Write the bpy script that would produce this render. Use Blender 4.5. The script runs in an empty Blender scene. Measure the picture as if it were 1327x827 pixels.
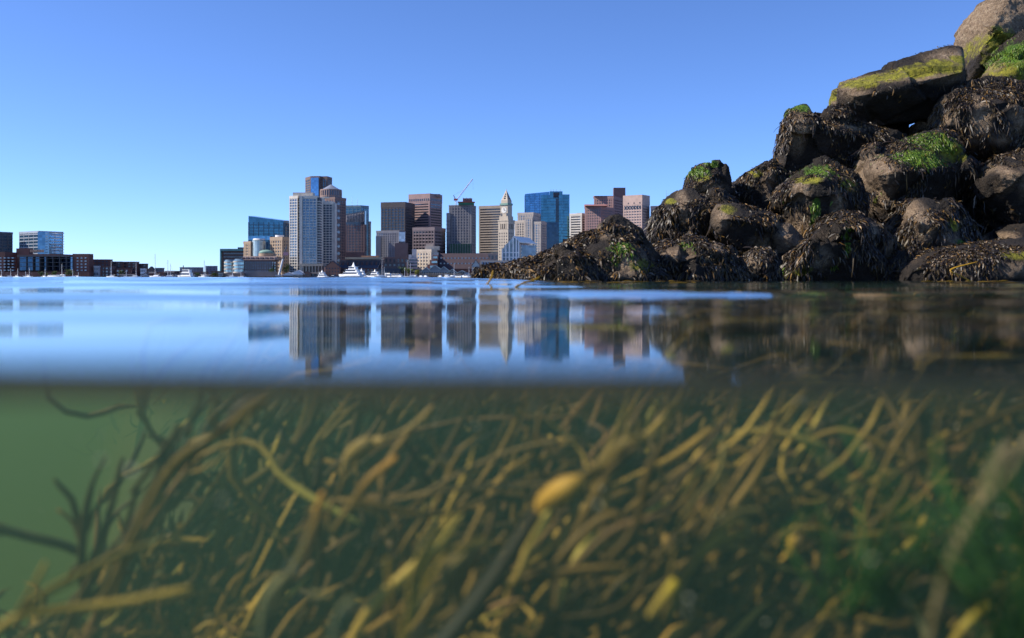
import bpy, bmesh, math, random
import numpy as np
from mathutils import Vector, noise as mnoise
R = math.radians
random.seed(7)
rng = np.random.default_rng(11)
SC = bpy.context.scene
COL = SC.collection

# ------------------------------------------------------------------ camera
F = 1253.0            # focal length in photo pixels (photo is 1327 wide)
CX, HY = 663.5, 360.0
H = 0.0218            # lens height above the calm water: the port is half under
cam_d = bpy.data.cameras.new('camera')
cam = bpy.data.objects.new('camera', cam_d)
COL.objects.link(cam)
cam.location = (0, 0, H)
cam.rotation_euler = (R(90), 0, 0)
cam_d.sensor_width = 36
cam_d.lens = 36 * F / 1327
cam_d.shift_y = (HY - 413.5) / 1327
cam_d.clip_start = 0.01
cam_d.clip_end = 20000
cam_d.dof.use_dof = True
cam_d.dof.focus_distance = 18
cam_d.dof.aperture_fstop = 4.9
SC.camera = cam

# ------------------------------------------------------------------ sky, sun, exposure
SUN_EL, SUN_AZ = R(38), R(-92)           # azimuth clockwise from +Y (view direction): low on the left
w = bpy.data.worlds.new('World'); SC.world = w; w.use_nodes = True
nt = w.node_tree; nt.nodes.clear()
sky = nt.nodes.new('ShaderNodeTexSky'); sky.sky_type = 'NISHITA'
sky.sun_disc = False
sky.sun_elevation = SUN_EL; sky.sun_rotation = SUN_AZ
sky.altitude = 0; sky.air_density = 0.56; sky.dust_density = 0.16; sky.ozone_density = 6.0
bg = nt.nodes.new('ShaderNodeBackground'); bg.inputs[1].default_value = 0.145
wo = nt.nodes.new('ShaderNodeOutputWorld')
wb = nt.nodes.new('ShaderNodeMix'); wb.data_type = 'RGBA'; wb.blend_type = 'MULTIPLY'; wb.inputs[0].default_value = 1
wb.inputs[7].default_value = (.88, .97, 1.17, 1)          # cool white balance
nt.links.new(sky.outputs[0], wb.inputs[6]); nt.links.new(wb.outputs[2], bg.inputs[0]); nt.links.new(bg.outputs[0], wo.inputs[0])
sd = bpy.data.lights.new('sun', 'SUN'); sd.energy = 5.0; sd.angle = R(0.5); sd.color = (1, 0.93, 0.82)
sun = bpy.data.objects.new('sun', sd); COL.objects.link(sun)
SDIR = Vector((math.sin(SUN_AZ) * math.cos(SUN_EL), math.cos(SUN_AZ) * math.cos(SUN_EL), math.sin(SUN_EL)))
sun.rotation_euler = SDIR.to_track_quat('Z', 'Y').to_euler()
vs = SC.view_settings
SC.display_settings.display_device = 'sRGB'
vs.view_transform = 'Standard'; vs.look = 'None'; vs.exposure = 0.42; vs.gamma = 1.0; vs.use_curve_mapping = False
SC.render.engine = 'CYCLES'
cy = SC.cycles
cy.use_denoising = True
cy.max_bounces = 10; cy.transparent_max_bounces = 16; cy.volume_bounces = 3
cy.glossy_bounces = 4; cy.diffuse_bounces = 2; cy.transmission_bounces = 4
cy.caustics_reflective = False; cy.caustics_refractive = False
cy.sample_clamp_indirect = 4

# ------------------------------------------------------------------ helpers
def W(px, py, Y):
    """world point that stands at distance Y in the direction of a photo pixel"""
    return Vector(((px - CX) / F * Y, Y, H + (HY - py) / F * Y))
def WX(px, Y): return (px - CX) / F * Y
def WZ(py, Y): return H + (HY - py) / F * Y

def tag(o, label=None, cat=None, group=None, kind=None):
    if label: o['label'] = label
    if cat: o['category'] = cat
    if group: o['group'] = group
    if kind: o['kind'] = kind
    return o

def empty(name, loc, label, cat, group=None):
    o = bpy.data.objects.new(name, None); COL.objects.link(o); o.location = loc
    o.empty_display_size = 0.1
    return tag(o, label, cat, group)

class MB:
    """collects shapes of ONE mesh"""
    def __init__(s): s.v = []; s.f = []; s.parts = []
    def add(s, vs_, fs):
        b = len(s.v); s.v += [tuple(p) for p in vs_]; s.parts.append((b, len(s.v), len(s.f), len(s.f) + len(fs)))
        s.f += [tuple(i + b for i in f) for f in fs]
    def prism(s, poly, z0, z1):
        """poly: ccw (seen from above) list of xy; z1 a number or one height per corner"""
        n = len(poly); z1 = z1 if hasattr(z1, '__len__') else [z1] * n
        vs_ = [(x, y, z0) for x, y in poly] + [(x, y, z) for (x, y), z in zip(poly, z1)]
        fs = [tuple(range(n - 1, -1, -1)), tuple(range(n, 2 * n))]
        fs += [(i, (i + 1) % n, n + (i + 1) % n, n + i) for i in range(n)]
        s.add(vs_, fs)
    def box(s, x0, x1, y0, y1, z0, z1): s.prism([(x0, y0), (x1, y0), (x1, y1), (x0, y1)], z0, z1)
    def loft(s, rings, cap=True):
        n = len(rings[0]); vs_ = [p for r in rings for p in r]; fs = []
        for k in range(len(rings) - 1):
            for i in range(n):
                a, b2 = k * n + i, k * n + (i + 1) % n
                fs.append((a, b2, b2 + n, a + n))
        if cap: fs += [tuple(range(n - 1, -1, -1)), tuple(range((len(rings) - 1) * n, len(rings) * n))]
        s.add(vs_, fs)
    def bar(s, a, b, r, n=6, r1=None):
        a = Vector(a); b = Vector(b); d = (b - a).normalized()
        u = d.cross(Vector((0, 0, 1)) if abs(d.z) < .9 else Vector((1, 0, 0))).normalized(); v = d.cross(u)
        r1 = r if r1 is None else r1
        s.loft([[tuple(c + (u * math.cos(t) + v * math.sin(t)) * q) for t in (2 * math.pi * i / n for i in range(n))] for c, q in ((a, r), (b, r1))])
    def build(s, name, mat, parent=None, smooth=False, origin=None):
        me = bpy.data.meshes.new(name)
        base = Vector(origin) if origin is not None else (Vector(parent.matrix_world.translation) if False else None)
        off = Vector((0, 0, 0))
        p = parent
        while p is not None: off += p.location; p = p.parent
        if origin is not None: off = Vector(origin)
        me.from_pydata([(x - off.x, y - off.y, z - off.z) for x, y, z in s.v], [], s.f)
        me.materials.append(mat)
        if smooth: me.polygons.foreach_set('use_smooth', [True] * len(me.polygons))
        o = bpy.data.objects.new(name, me); COL.objects.link(o)
        if parent is not None: o.parent = parent
        if origin is not None and parent is None: o.location = off
        return o

def build_each(mb, name, mat, parent):
    """every shape collected in mb becomes a part of its own"""
    out = []
    for v0, v1, f0, f1 in mb.parts:
        q = MB(); q.v = mb.v[v0:v1]; q.f = [tuple(i - v0 for i in f) for f in mb.f[f0:f1]]; out.append(q.build(name, mat, parent))
    return out
def np_mesh(name, V, Q, mat, smooth=True, parent=None, attr=None, off=(0, 0, 0), tris=False):
    """big mesh from arrays: V (n,3), Q (m,4|3); attr {name: (n,3)} per-vertex colours"""
    k = Q.shape[1]
    me = bpy.data.meshes.new(name)
    me.vertices.add(len(V)); me.vertices.foreach_set('co', (V - np.array(off)).astype(np.float32).ravel())
    me.loops.add(Q.size); me.loops.foreach_set('vertex_index', Q.astype(np.int32).ravel())
    me.polygons.add(len(Q))
    me.polygons.foreach_set('loop_start', np.arange(0, Q.size, k, dtype=np.int32))
    me.polygons.foreach_set('loop_total', np.full(len(Q), k, dtype=np.int32))
    me.polygons.foreach_set('use_smooth', np.full(len(Q), smooth))
    me.update(calc_edges=True)
    for a, c in (attr or {}).items():
        ca = me.color_attributes.new(a, 'FLOAT_COLOR', 'POINT')
        ca.data.foreach_set('color', np.concatenate([c, np.ones((len(c), 1))], 1).astype(np.float32).ravel())
    me.materials.append(mat)
    o = bpy.data.objects.new(name, me); COL.objects.link(o)
    if parent is not None: o.parent = parent
    else: o.location = off
    return o

# ------------------------------------------------------------------ materials
MATS = {}
def node_mat(name):
    m = bpy.data.materials.new(name); m.use_nodes = True
    t = m.node_tree; return m, t, t.nodes['Principled BSDF'], t.nodes, t.links

def plain(rgb, rough=.75, var=.12, scale=.15, metal=0.0, spec=.4):
    """painted / stone surface: even colour broken by soft procedural weathering"""
    key = ('p', tuple(rgb), rough, var, scale, metal)
    if key in MATS: return MATS[key]
    m, t, b, N, L = node_mat('surface')
    tc = N.new('ShaderNodeTexCoord'); n = N.new('ShaderNodeTexNoise'); n.inputs['Scale'].default_value = scale
    n.inputs['Detail'].default_value = 6
    L.new(tc.outputs['Object'], n.inputs['Vector'])
    r = N.new('ShaderNodeValToRGB'); r.color_ramp.elements[0].position = .3; r.color_ramp.elements[1].position = .7
    r.color_ramp.elements[0].color = (*[c * (1 - var) for c in rgb], 1); r.color_ramp.elements[1].color = (*[min(1, c * (1 + var)) for c in rgb], 1)
    L.new(n.outputs[0], r.inputs[0]); L.new(r.outputs[0], b.inputs['Base Color'])
    b.inputs['Roughness'].default_value = rough; b.inputs['Metallic'].default_value = metal
    b.inputs['Specular IOR Level'].default_value = spec
    MATS[key] = m; return m

def glassm(rgb, metal=.5, rough=.1, pane=4.0, var=.22):
    """coated office glazing: panes differ a little in tint and tilt"""
    key = ('g', tuple(rgb), metal, rough, pane)
    if key in MATS: return MATS[key]
    m, t, b, N, L = node_mat('glazing')
    tc = N.new('ShaderNodeTexCoord'); mp = N.new('ShaderNodeVectorMath'); mp.operation = 'DIVIDE'
    mp.inputs[1].default_value = (pane, pane, pane)
    fl = N.new('ShaderNodeVectorMath'); fl.operation = 'FLOOR'
    wn = N.new('ShaderNodeTexWhiteNoise'); wn.noise_dimensions = '3D'
    L.new(tc.outputs['Object'], mp.inputs[0]); L.new(mp.outputs[0], fl.inputs[0]); L.new(fl.outputs[0], wn.inputs[0])
    r = N.new('ShaderNodeValToRGB')
    r.color_ramp.elements[0].color = (*[c * (1 - var) for c in rgb], 1); r.color_ramp.elements[1].color = (*[min(1, c * (1 + var)) for c in rgb], 1)
    L.new(wn.outputs[0], r.inputs[0]); L.new(r.outputs[0], b.inputs['Base Color'])
    b.inputs['Metallic'].default_value = metal; b.inputs['Roughness'].default_value = rough
    b.inputs['Specular IOR Level'].default_value = .6
    bp = N.new('ShaderNodeBump'); bp.inputs['Strength'].default_value = .06; bp.inputs['Distance'].default_value = 1
    ns = N.new('ShaderNodeTexNoise'); ns.inputs['Scale'].default_value = .25
    L.new(tc.outputs['Object'], ns.inputs['Vector']); L.new(ns.outputs[0], bp.inputs['Height']); L.new(bp.outputs[0], b.inputs['Normal'])
    MATS[key] = m; return m

exec_later = []
# ------------------------------------------------------------------ water surface
def wave_height(X, Y):
    """long-crested ripples: glass calm at the port, choppier far out in the harbour"""
    r = np.random.default_rng(5)
    Z = np.zeros_like(X)
    def env(lo, hi): return np.clip((Y - lo) / (hi - lo), 0, 1) ** 1.3
    shelter = 1 - .8 * np.clip((X + .06 * Y) / (0.12 * Y + .2), 0, 1) * np.clip((Y - .8) / 1.5, 0, 1)
    for lam, slope, lo, hi, n in ((.12, .007, .2, .5, 5), (.3, .05, .22, .8, 6), (.7, .055, .3, 1.2, 7), (1.5, .05, .8, 4, 7), (3.2, .026, 3, 12, 7), (6.5, .011, 6, 20, 6)):
        for _ in range(n):
            l = lam * r.uniform(.75, 1.35); th = r.normal(0, .22); k = 2 * math.pi / l
            ph = r.uniform(0, 6.28); g = r.uniform(0, 6.28)
            pack = .55 + .45 * np.sin(X * k * .13 + Y * k * .11 + g)
            Z += slope / k / math.sqrt(n) * 1.4 * pack * env(lo, hi) * np.sin(k * (X * math.sin(th) + Y * math.cos(th)) + ph + .5 * np.sin(X * k * .21 + g))
    return Z * shelter
Y0 = .150
ys = np.concatenate([np.linspace(Y0, .215, 100), np.exp(np.linspace(math.log(.2155), math.log(60), 760)), np.exp(np.linspace(math.log(61), math.log(9000), 60))])
us = np.linspace(-1, 1, 560)
YY, UU = np.meshgrid(ys, us, indexing='ij')
XX = UU * (YY * .85 + 1.2)
ZZ = wave_height(XX, YY) * np.where(YY > 60, np.clip(1 - (YY - 60) / 30, 0, 1), 1)
curl = np.clip((.180 - YY) / .030, 0, 1)
ZZ = ZZ + .0078 * curl ** 4 * (1 + .12 * np.sin(XX * 23 + 1) * np.sin(XX * 7.1))        # the meniscus: water climbs a little where it meets the port
V = np.stack([XX, YY, ZZ], -1).reshape(-1, 3)
nr, nc = XX.shape
I = np.arange(nr * nc).reshape(nr, nc)
Q = np.stack([I[:-1, :-1], I[:-1, 1:], I[1:, 1:], I[1:, :-1]], -1).reshape(-1, 4)
def sea_surface(name, inner):
    m = bpy.data.materials.new(name); m.use_nodes = True
    t = m.node_tree; t.nodes.clear(); N, L = t.nodes, t.links
    out = N.new('ShaderNodeOutputMaterial'); mx = N.new('ShaderNodeMixShader'); fr = N.new('ShaderNodeFresnel'); fr.inputs['IOR'].default_value = 1.333
    if not inner:          # seen from either side the calm sheet reflects alike (its refraction is left out)
        ge = N.new('ShaderNodeNewGeometry'); io = N.new('ShaderNodeMix'); io.inputs[2].default_value = 1.333; io.inputs[3].default_value = 1 / 1.333
        L.new(ge.outputs['Backfacing'], io.inputs[0]); L.new(io.outputs[0], fr.inputs['IOR'])
    tr = N.new('ShaderNodeBsdfTransparent'); tr.inputs[0].default_value = (.97, 1, .98, 1)
    gl = N.new('ShaderNodeBsdfGlossy'); gl.inputs['Roughness'].default_value = .045; gl.inputs['Color'].default_value = (.94, .97, 1, 1)
    L.new(fr.outputs[0], mx.inputs[0]); L.new(tr.outputs[0], mx.inputs[1]); L.new(gl.outputs[0], mx.inputs[2]); L.new(mx.outputs[0], out.inputs[0]); return m
wat = np_mesh('water', V, Q, sea_surface('sea_surface', False)); wat.data.materials.append(sea_surface('meniscus', True)); tag(wat, kind='structure')
rowy = np.repeat(ys[:-1], nc - 1); wat.data.polygons.foreach_set('material_index', (rowy < .1802).astype(np.int32))


# the murk under the surface: even, green, closed box (volume only)
hz = MB(); hz.box(-9, 9, Y0 + .0005, 14, -2.6, -.004)
m = bpy.data.materials.new('sea_murk'); m.use_nodes = True
t = m.node_tree; t.nodes.clear(); N, L = t.nodes, t.links
out = N.new('ShaderNodeOutputMaterial'); ad = N.new('ShaderNodeAddShader')
vsc = N.new('ShaderNodeVolumeScatter'); vsc.inputs['Color'].default_value = (.47, .92, .72, 1); vsc.inputs['Density'].default_value = .14; vsc.inputs['Anisotropy'].default_value = .2
vab = N.new('ShaderNodeVolumeAbsorption'); vab.inputs['Color'].default_value = (.54, .56, .20, 1); vab.inputs['Density'].default_value = .80
L.new(vsc.outputs[0], ad.inputs[0]); L.new(vab.outputs[0], ad.inputs[1]); L.new(ad.outputs[0], out.inputs['Volume'])
tag(hz.build('haze', m), label='murky green seawater below the waterline', cat='seawater', kind='stuff')

# ------------------------------------------------------------------ sea bed
def bed_z(X, Y):
    s = np.clip((X + .40 * Y + .42) / .6, 0, 1); s = s * s * (3 - 2 * s)
    rise = np.clip(-.58 + .055 * Y, -.6, -.12)
    near = np.clip((.78 - Y) / .2, 0, 1)                                  # unseen dark ledge added below the port so the meniscus mirrors darkness
    shelf = np.clip((1.6 - Y) / .4, 0, 1); z = -1.9 * (1 - s) + rise * s; z = np.maximum(z, -.53 * shelf + z * (1 - shelf))
    return z * (1 - near) - .31 * near
ys = np.concatenate([np.linspace(.05, 3, 70), np.linspace(3.1, 16, 60), np.array([30, 100, 400, 1500, 9000.])])
us = np.linspace(-1, 1, 160); YY, UU = np.meshgrid(ys, us, indexing='ij'); XX = UU * (YY * .9 + 4)
ZZ = bed_z(XX, YY)
far = np.clip((YY - 13) / 30, 0, 1); ZZ = ZZ * (1 - far) - 4 * far
nz = np.array([mnoise.fractal(Vector((x * 4, y * 4, 0)), 1, 2, 4) if y < 18 else 0 for x, y in zip(XX.ravel(), YY.ravel())]).reshape(XX.shape)
ZZ = ZZ + nz * .05
V = np.stack([XX, YY, ZZ], -1).reshape(-1, 3); nr, nc = XX.shape; I = np.arange(nr * nc).reshape(nr, nc)
Q = np.stack([I[:-1, :-1], I[:-1, 1:], I[1:, 1:], I[1:, :-1]], -1).reshape(-1, 4)
s_ = np.maximum(np.clip((XX + .40 * YY + .42) / .6, 0, 1), np.clip((1.75 - YY) / .3, 0, 1)).ravel()[:, None]
C = (np.array([.30, .29, .22]) * (1 - s_) + np.array([.022, .02, .017]) * s_)           # pale sand added to brighten channel water; dark weedy stone, ledge blackens the meniscus
mb_, t, b, N, L = node_mat('sea_floor'); at = N.new('ShaderNodeAttribute'); at.attribute_name = 'tint'; L.new(at.outputs['Color'], b.inputs['Base Color']); b.inputs['Roughness'].default_value = .9
tag(np_mesh('seabed', V, Q, mb_, True, None, {'tint': C}), kind='structure')

# ------------------------------------------------------------------ land
g = MB(); g.box(-6000, 6000, 1240, 9000, -3, 1.6)
tag(g.build('city_ground', plain((.16, .15, .14), .9, .2, .05)), kind='structure')
q = MB(); q.box(-2500, 300, 1226, 1239.5, -3, 1.25)
for k in range(120): q.bar((-1300 + k * 13, 1225, -3), (-1300 + k * 13, 1225, 2.2), .35)
tag(q.build('quay_wall', plain((.07, .055, .045), .9, .3, .2)), 'long dark quay wall on piles along the city waterfront', 'quay wall')

# ------------------------------------------------------------------ building kit
GZ = 1.6
def corners(xl, xm, xr, Y, t):
    """rectangular footprint with its near corner at pixel xm: left face xl..xm, right face xm..xr; t = how steeply the left face recedes"""
    Xm = WX(xm, Y); a = Xm - WX(xl, Y); b = WX(xr, Y) - Xm
    for _ in range(4):
        dl, dr = a * t, b / t
        a = Xm - WX(xl, Y + dl); b = WX(xr, Y + dr) - Xm
        a = max(a, 3); b = max(b, 3)
    dl, dr = a * t, b / t
    return [(Xm, Y), (Xm + b, Y + dr), (Xm + b - a, Y + dr + dl), (Xm - a, Y + dl)]
def offset(poly, d):
    n = len(poly); out = []
    for i in range(n):
        p0, p1, p2 = Vector(poly[i - 1]), Vector(poly[i]), Vector(poly[(i + 1) % n])
        e1 = (p1 - p0).normalized(); e2 = (p2 - p1).normalized()
        n1 = Vector((e1.y, -e1.x)); n2 = Vector((e2.y, -e2.x))
        b = (n1 + n2); b = b / max(.3, b.dot(n1))
        out.append(tuple(p1 + b * d))
    return out
def lerp2(a, b, t): return (a[0] + (b[0] - a[0]) * t, a[1] + (b[1] - a[1]) * t)
def pier(mb, p, e, wdt, z0, z1, out_, in_=.3):
    """a vertical pier on a facade at xy p, along unit edge e"""
    nx, ny = e[1], -e[0]; h = wdt / 2
    mb.prism([(p[0] - e[0] * h + nx * out_, p[1] - e[1] * h + ny * out_), (p[0] + e[0] * h + nx * out_, p[1] + e[1] * h + ny * out_),
              (p[0] + e[0] * h - nx * in_, p[1] + e[1] * h - ny * in_), (p[0] - e[0] * h - nx * in_, p[1] - e[1] * h - ny * in_)], z0, z1)
def facade(mb, poly, z0, z1, fl=4.2, sp=.45, bay=6., pf=.3, relief=.35, skip_top=0):
    """spandrel bands and piers standing proud of the glazing"""
    if sp > 0:
        n = max(1, int(round((z1 - z0) / fl))); f = (z1 - z0) / n
        o = offset(poly, relief)
        for k in range(n):
            mb.prism(o, z0 + k * f, z0 + (k + sp) * f)
    if pf > 0:
        for i in range(len(poly)):
            a, b = poly[i], poly[(i + 1) % len(poly)]; d = math.hypot(b[0] - a[0], b[1] - a[1])
            if d < 2: continue
            n = max(1, int(round(d / bay))); e = ((b[0] - a[0]) / d, (b[1] - a[1]) / d)
            for k in range(n + 1):
                ww = bay * pf * (1.3 if k in (0, n) else 1)
                pier(mb, lerp2(a, b, min(max(k / n, ww / 2 / d), 1 - ww / 2 / d)), e, ww, z0, z1, relief + .12 + .04 * (i % 2))
def block(root, poly, z0, z1, st, cap=True, body='glazing', skin='facade'):
    b = MB(); b.prism(poly, z0, z1); b.build(body, st['g'], root)
    f = MB(); facade(f, poly, z0, z1 - .02, st.get('fl', 4.2), st.get('sp', .45), st.get('bay', 6), st.get('pf', .3), st.get('rl', .35))
    if cap:
        ch = st.get('ch', 3.5); o = offset(poly, st.get('rl', .35) + .25); f.prism(o, z1 - ch * .75, z1 + ch * .25)
    if f.v: f.build(skin, st['f'], root)
def tower(name, label, xl, xm, xr, ytop, Y, t, st, cat='tower', pent=(), z0=GZ, group=None):
    """pent: list of (x0,x1,ytop,material) boxes on the roof"""
    P = corners(xl, xm, xr, Y, t); z1 = WZ(ytop, Y)
    root = empty(name, (P[0][0], P[0][1], z0), label, cat, group)
    block(root, P, z0, z1, st)
    cx = sum(p[0] for p in P) / 4; cy_ = sum(p[1] for p in P) / 4
    for (x0, x1, yt, mt) in pent:
        h = MB(); a, b = WX(x0, cy_), WX(x1, cy_); dd = (b - a) * .4
        h.box(a, b, cy_ - dd, cy_ + dd, z1 + .02, WZ(yt, cy_) if WZ(yt, cy_) > z1 + 1 else z1 + 4)
        h.build('penthouse', mt, root)
    return root, P, z1
G_DARK = glassm((.05, .065, .09), .35)
G_BLK = glassm((.03, .035, .045), .25)
G_BLUE = glassm((.08, .17, .28), .7, .06)
G_SKY = glassm((.11, .24, .38), .75, .06)
G_TEAL = glassm((.06, .13, .17), .6, .08)
G_GREY = glassm((.16, .2, .26), .5)
C_PALE = plain((.62, .57, .5)); C_BEIGE = plain((.5, .42, .34)); C_PINK = plain((.42, .28, .25)); C_BROWN = plain((.17, .115, .1))
C_DBROWN = plain((.10, .07, .065)); C_BRICK = plain((.30, .13, .08)); C_DBRICK = plain((.14, .065, .055)); C_GREY = plain((.22, .22, .24))
C_DGREY = plain((.09, .095, .11)); C_WHITE = plain((.8, .79, .77)); C_TAN = plain((.40, .29, .2)); C_LIME = plain((.56, .5, .42))
C_SLATE = plain((.06, .06, .075)); C_COPPER = plain((.20, .33, .28)); C_STEEL = plain((.35, .38, .42), .4)
def S(g, f, **k): return dict(g=g, f=f, **k)

# ---- far left: courthouse quarter
tower('glass_tower', 'dark glass tower cut off by the left edge of the photo', -30, -4, 10, 301, 1500, .6, S(G_DARK, C_DGREY, fl=5, sp=.4, bay=9, pf=.12))
r, P, z = tower('glass_tower', 'pale blue banded glass tower rising behind the brick courthouse', 25, 50, 78, 300, 1500, .7, S(G_SKY, C_STEEL, fl=5, sp=.3, bay=14, pf=.06))
b = MB(); b.box(WX(48, 1485), WX(58, 1485), 1487, 1499, GZ, WZ(300.5, 1490)); b.build('glass_bay', G_BLUE, r)
f = MB()
for k in range(14): f.box(WX(66, 1490), WX(76, 1490), 1493, 1509, 60 - 46 + k * 4.2, 60 - 46 + k * 4.2 + .7)
build_each(f, 'balcony', C_WHITE, r)
Yc = 1250
r = empty('courthouse', (WX(60, Yc), Yc, GZ), 'long dark red brick courthouse with a curved glass front, far left on the shore', 'courthouse')
def ebox(nm, x0, x1, yt, Y, dep, mt, z0=GZ, yb=None, root=None):
    w_ = WX(x1, Y) - WX(x0, Y); dep = min(dep, max(6, w_ * .5)); a, b = WX(x0, Y), WX(x1, Y)
    if x1 < CX: b = max(a + w_ * .5, WX(x1, Y + dep))
    if x0 > CX: a = min(b - w_ * .5, WX(x0, Y + dep))
    h = MB(); h.box(a, b, Y, Y + dep, WZ(yb, Y) if yb is not None else z0, WZ(yt, Y)); return h.build(nm, mt, root)
ebox('wing', -40, 22, 326.5, Yc, 50, C_DBRICK, root=r)
ebox('wing', 94, 121, 329, Yc + 4, 60, C_DBRICK, root=r)
ebox('main_block', 22, 94, 329.3, Yc + 14, 60, C_DBRICK, root=r)
ebox('attic', 21, 43, 322, Yc + 30, 25, C_DBRICK, root=r, yb=330)
ebox('plinth', -40, 121.5, 352.5, Yc - 1, 13, C_DBRICK, root=r)
c = MB(); arc = [(WX(24 + 69 * k / 16, Yc), Yc + 3 + 9 * math.sin(math.pi * k / 16)) for k in range(17)]
c.prism(arc[::1] + [(WX(93, Yc), Yc + 13.5), (WX(24, Yc), Yc + 13.5)], GZ + 8, WZ(333, Yc)); cw = c.build('curved_glass_wall', glassm((.035, .09, .18), .75, .07), r)
c = MB()
for k in (1, 2, 3): c.box(WX(24, Yc), WX(93, Yc), Yc + 2.6, Yc + 12, GZ + 8 + k * 5.0, GZ + 8.5 + k * 5.0)
for k in range(0, 17, 2): c.box(arc[k][0] - .3, arc[k][0] + .3, Yc + 2.5, Yc + 13, GZ + 8, WZ(333, Yc))
c.build('mullions', C_DGREY, cw)
ebox('cornice', 22, 95, 331.2, Yc + 1.5, 12, C_DGREY, root=r, yb=332.6)
c = MB()
for x0, n in ((-2, 4), (96, 3)):
    for i in range(n):
        for j in range(5):
            xx = x0 + 1.6 + i * 5.2; c.box(WX(xx, Yc), WX(xx + 2.4, Yc), Yc - .25 + (4 if x0 > 50 else 0), Yc + 5, WZ(335 + j * 4, Yc), WZ(333.6 + j * 4, Yc))
build_each(c, 'window', glassm((.22, .28, .36), .3), r)
c = MB()
for i in range(9): c.box(WX(24 + i * 2.1, Yc), WX(25.3 + i * 2.1, Yc), Yc + 29.7, Yc + 31, WZ(327, Yc + 30), WZ(323.6, Yc + 30))
build_each(c, 'attic_window', C_TAN, r)

# ---- low row between courthouse and the open harbour gap
def lowblock(name, label, x0, x1, yt, Y, dep, wall, roofs=None, win=None, rows=3, cat='building', cols=None, gab=None, chim=0, wc=None):
    r = empty(name, (WX((x0 + x1) / 2, Y), Y, GZ), label, cat)
    X0, X1, zt = WX(x0, Y), WX(x1, Y), WZ(yt, Y); w_ = X1 - X0; dep = min(dep, max(6, w_ * .5))
    if x1 < CX: X1 = max(X0 + w_ * .5, WX(x1, Y + dep))
    if x0 > CX: X0 = min(X1 - w_ * .5, WX(x0, Y + dep))
    h = MB()
    if gab == 'x':      # ridge runs along x
        zm = zt - (zt - GZ) * .3
        h.box(X0, X1, Y, Y + dep, GZ, zm); h.build('wall', wall, r)
        q = MB(); q.loft([[(X, Y - .8, zm), (X, Y + dep / 2, zt), (X, Y + dep + .8, zm)] for X in (X0 - .5, X1 + .5)]); q.build('roof', roofs or C_SLATE, r)
        zt = zm
    elif gab == 'y':    # gable end faces the water
        zm = zt - (zt - GZ) * .38; xm = (X0 + X1) / 2
        h.loft([[(X0, y, GZ), (X1, y, GZ), (X1, y, zm), (xm, y, zt), (X0, y, zm)] for y in (Y, Y + dep)]); h.build('wall', wall, r)
        q = MB()
        for s_, Xe in ((-1, X0), (1, X1)):
            q.loft([[(Xe + s_ * .6, y, zm - .3), (xm, y, zt + .05), (xm, y, zt + .7), (Xe + s_ * .6, y, zm + .35)] for y in (Y - .4, Y + dep + .4)])
        q.build('roof', roofs or C_SLATE, r); zt = zm
    else:
        h.box(X0, X1, Y, Y + dep, GZ, zt); h.build('wall', wall, r)
        q = MB(); q.box(X0 - .3, X1 + .3, Y - .3, Y + dep + .3, zt + .003, zt + .9); q.build('parapet', roofs or wall, r)
    n = cols or max(2, int((X1 - X0) / 5)); c = MB(); hh = (zt - GZ) / rows
    for i in range(n):
        for j in range(rows):
            xa = X0 + (i + .27) * (X1 - X0) / n; c.box(xa, xa + .46 * (X1 - X0) / n, Y - .2, Y + 1, GZ + (j + .3) * hh, GZ + (j + .78) * hh)
    build_each(c, 'window', win or G_DARK, r)
    c = MB()
    for k in range(chim):
        xa = X0 + (k + .5) * (X1 - X0) / chim; c.box(xa - .8, xa + .8, Y + dep * .4, Y + dep * .6, zt - 1, WZ(yt, Y) + 3.2)
    if chim: build_each(c, 'chimney', wall, r)
    return r
lowblock('apartment_block', 'dark brick flats right beside the courthouse end wall', 121, 146, 337, 1290, 30, C_DBRICK, rows=5, win=G_GREY)
lowblock('waterfront_shed', 'small pale grey shed at the foot of the courthouse end wall', 121.5, 130, 345.5, 1262, 14, plain((.45, .47, .5)), rows=2, cols=3)
lowblock('apartment_block', 'low brown block with a row of masts before it', 131, 150, 346, 1270, 16, plain((.13, .08, .075)), rows=3, win=G_GREY)
lowblock('apartment_block', 'dark stepped block, highest roofline of the low left waterfront row', 146, 159, 339.8, 1300, 30, C_DBROWN, rows=5)
lowblock('apartment_block', 'dark block with flat roof and pale base right of the stepped block', 159, 180.5, 340, 1310, 30, C_DBRICK, rows=5)
lowblock('brick_house', 'reddish brick house low on the left waterfront', 150, 171, 349, 1275, 14, C_DBRICK, rows=2, win=G_GREY)
lowblock('kiosk', 'small white boxy building in the low left waterfront row', 182, 190, 349, 1265, 10, plain((.6, .64, .68)), rows=2, cols=3)
lowblock('warehouse', 'dark warehouse behind the small white boxy building', 180, 192, 342.5, 1320, 25, C_DBROWN, rows=4)
lowblock('warehouse', 'brown low warehouse with a gabled roof ending the left row', 191, 202, 346, 1300, 25, C_BROWN, gab='y', rows=3)
lowblock('warehouse', 'grey low shed with flat roof near the open harbour gap', 201, 213, 348, 1330, 25, C_GREY, rows=3)
lowblock('warehouse', 'dark gabled boathouse left of the white motor yacht', 213, 228, 351, 1290, 20, C_DBROWN, gab='x', rows=1)
lowblock('office_block', 'distant grey office block behind the white motor yacht', 233, 263.5, 347, 1700, 40, plain((.2, .2, .25)), rows=4, win=G_GREY)
lowblock('office_block', 'distant grey office block nearest to the round glass ends', 266, 282, 345.3, 1750, 40, plain((.17, .17, .24)), rows=5, win=G_GREY)

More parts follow.
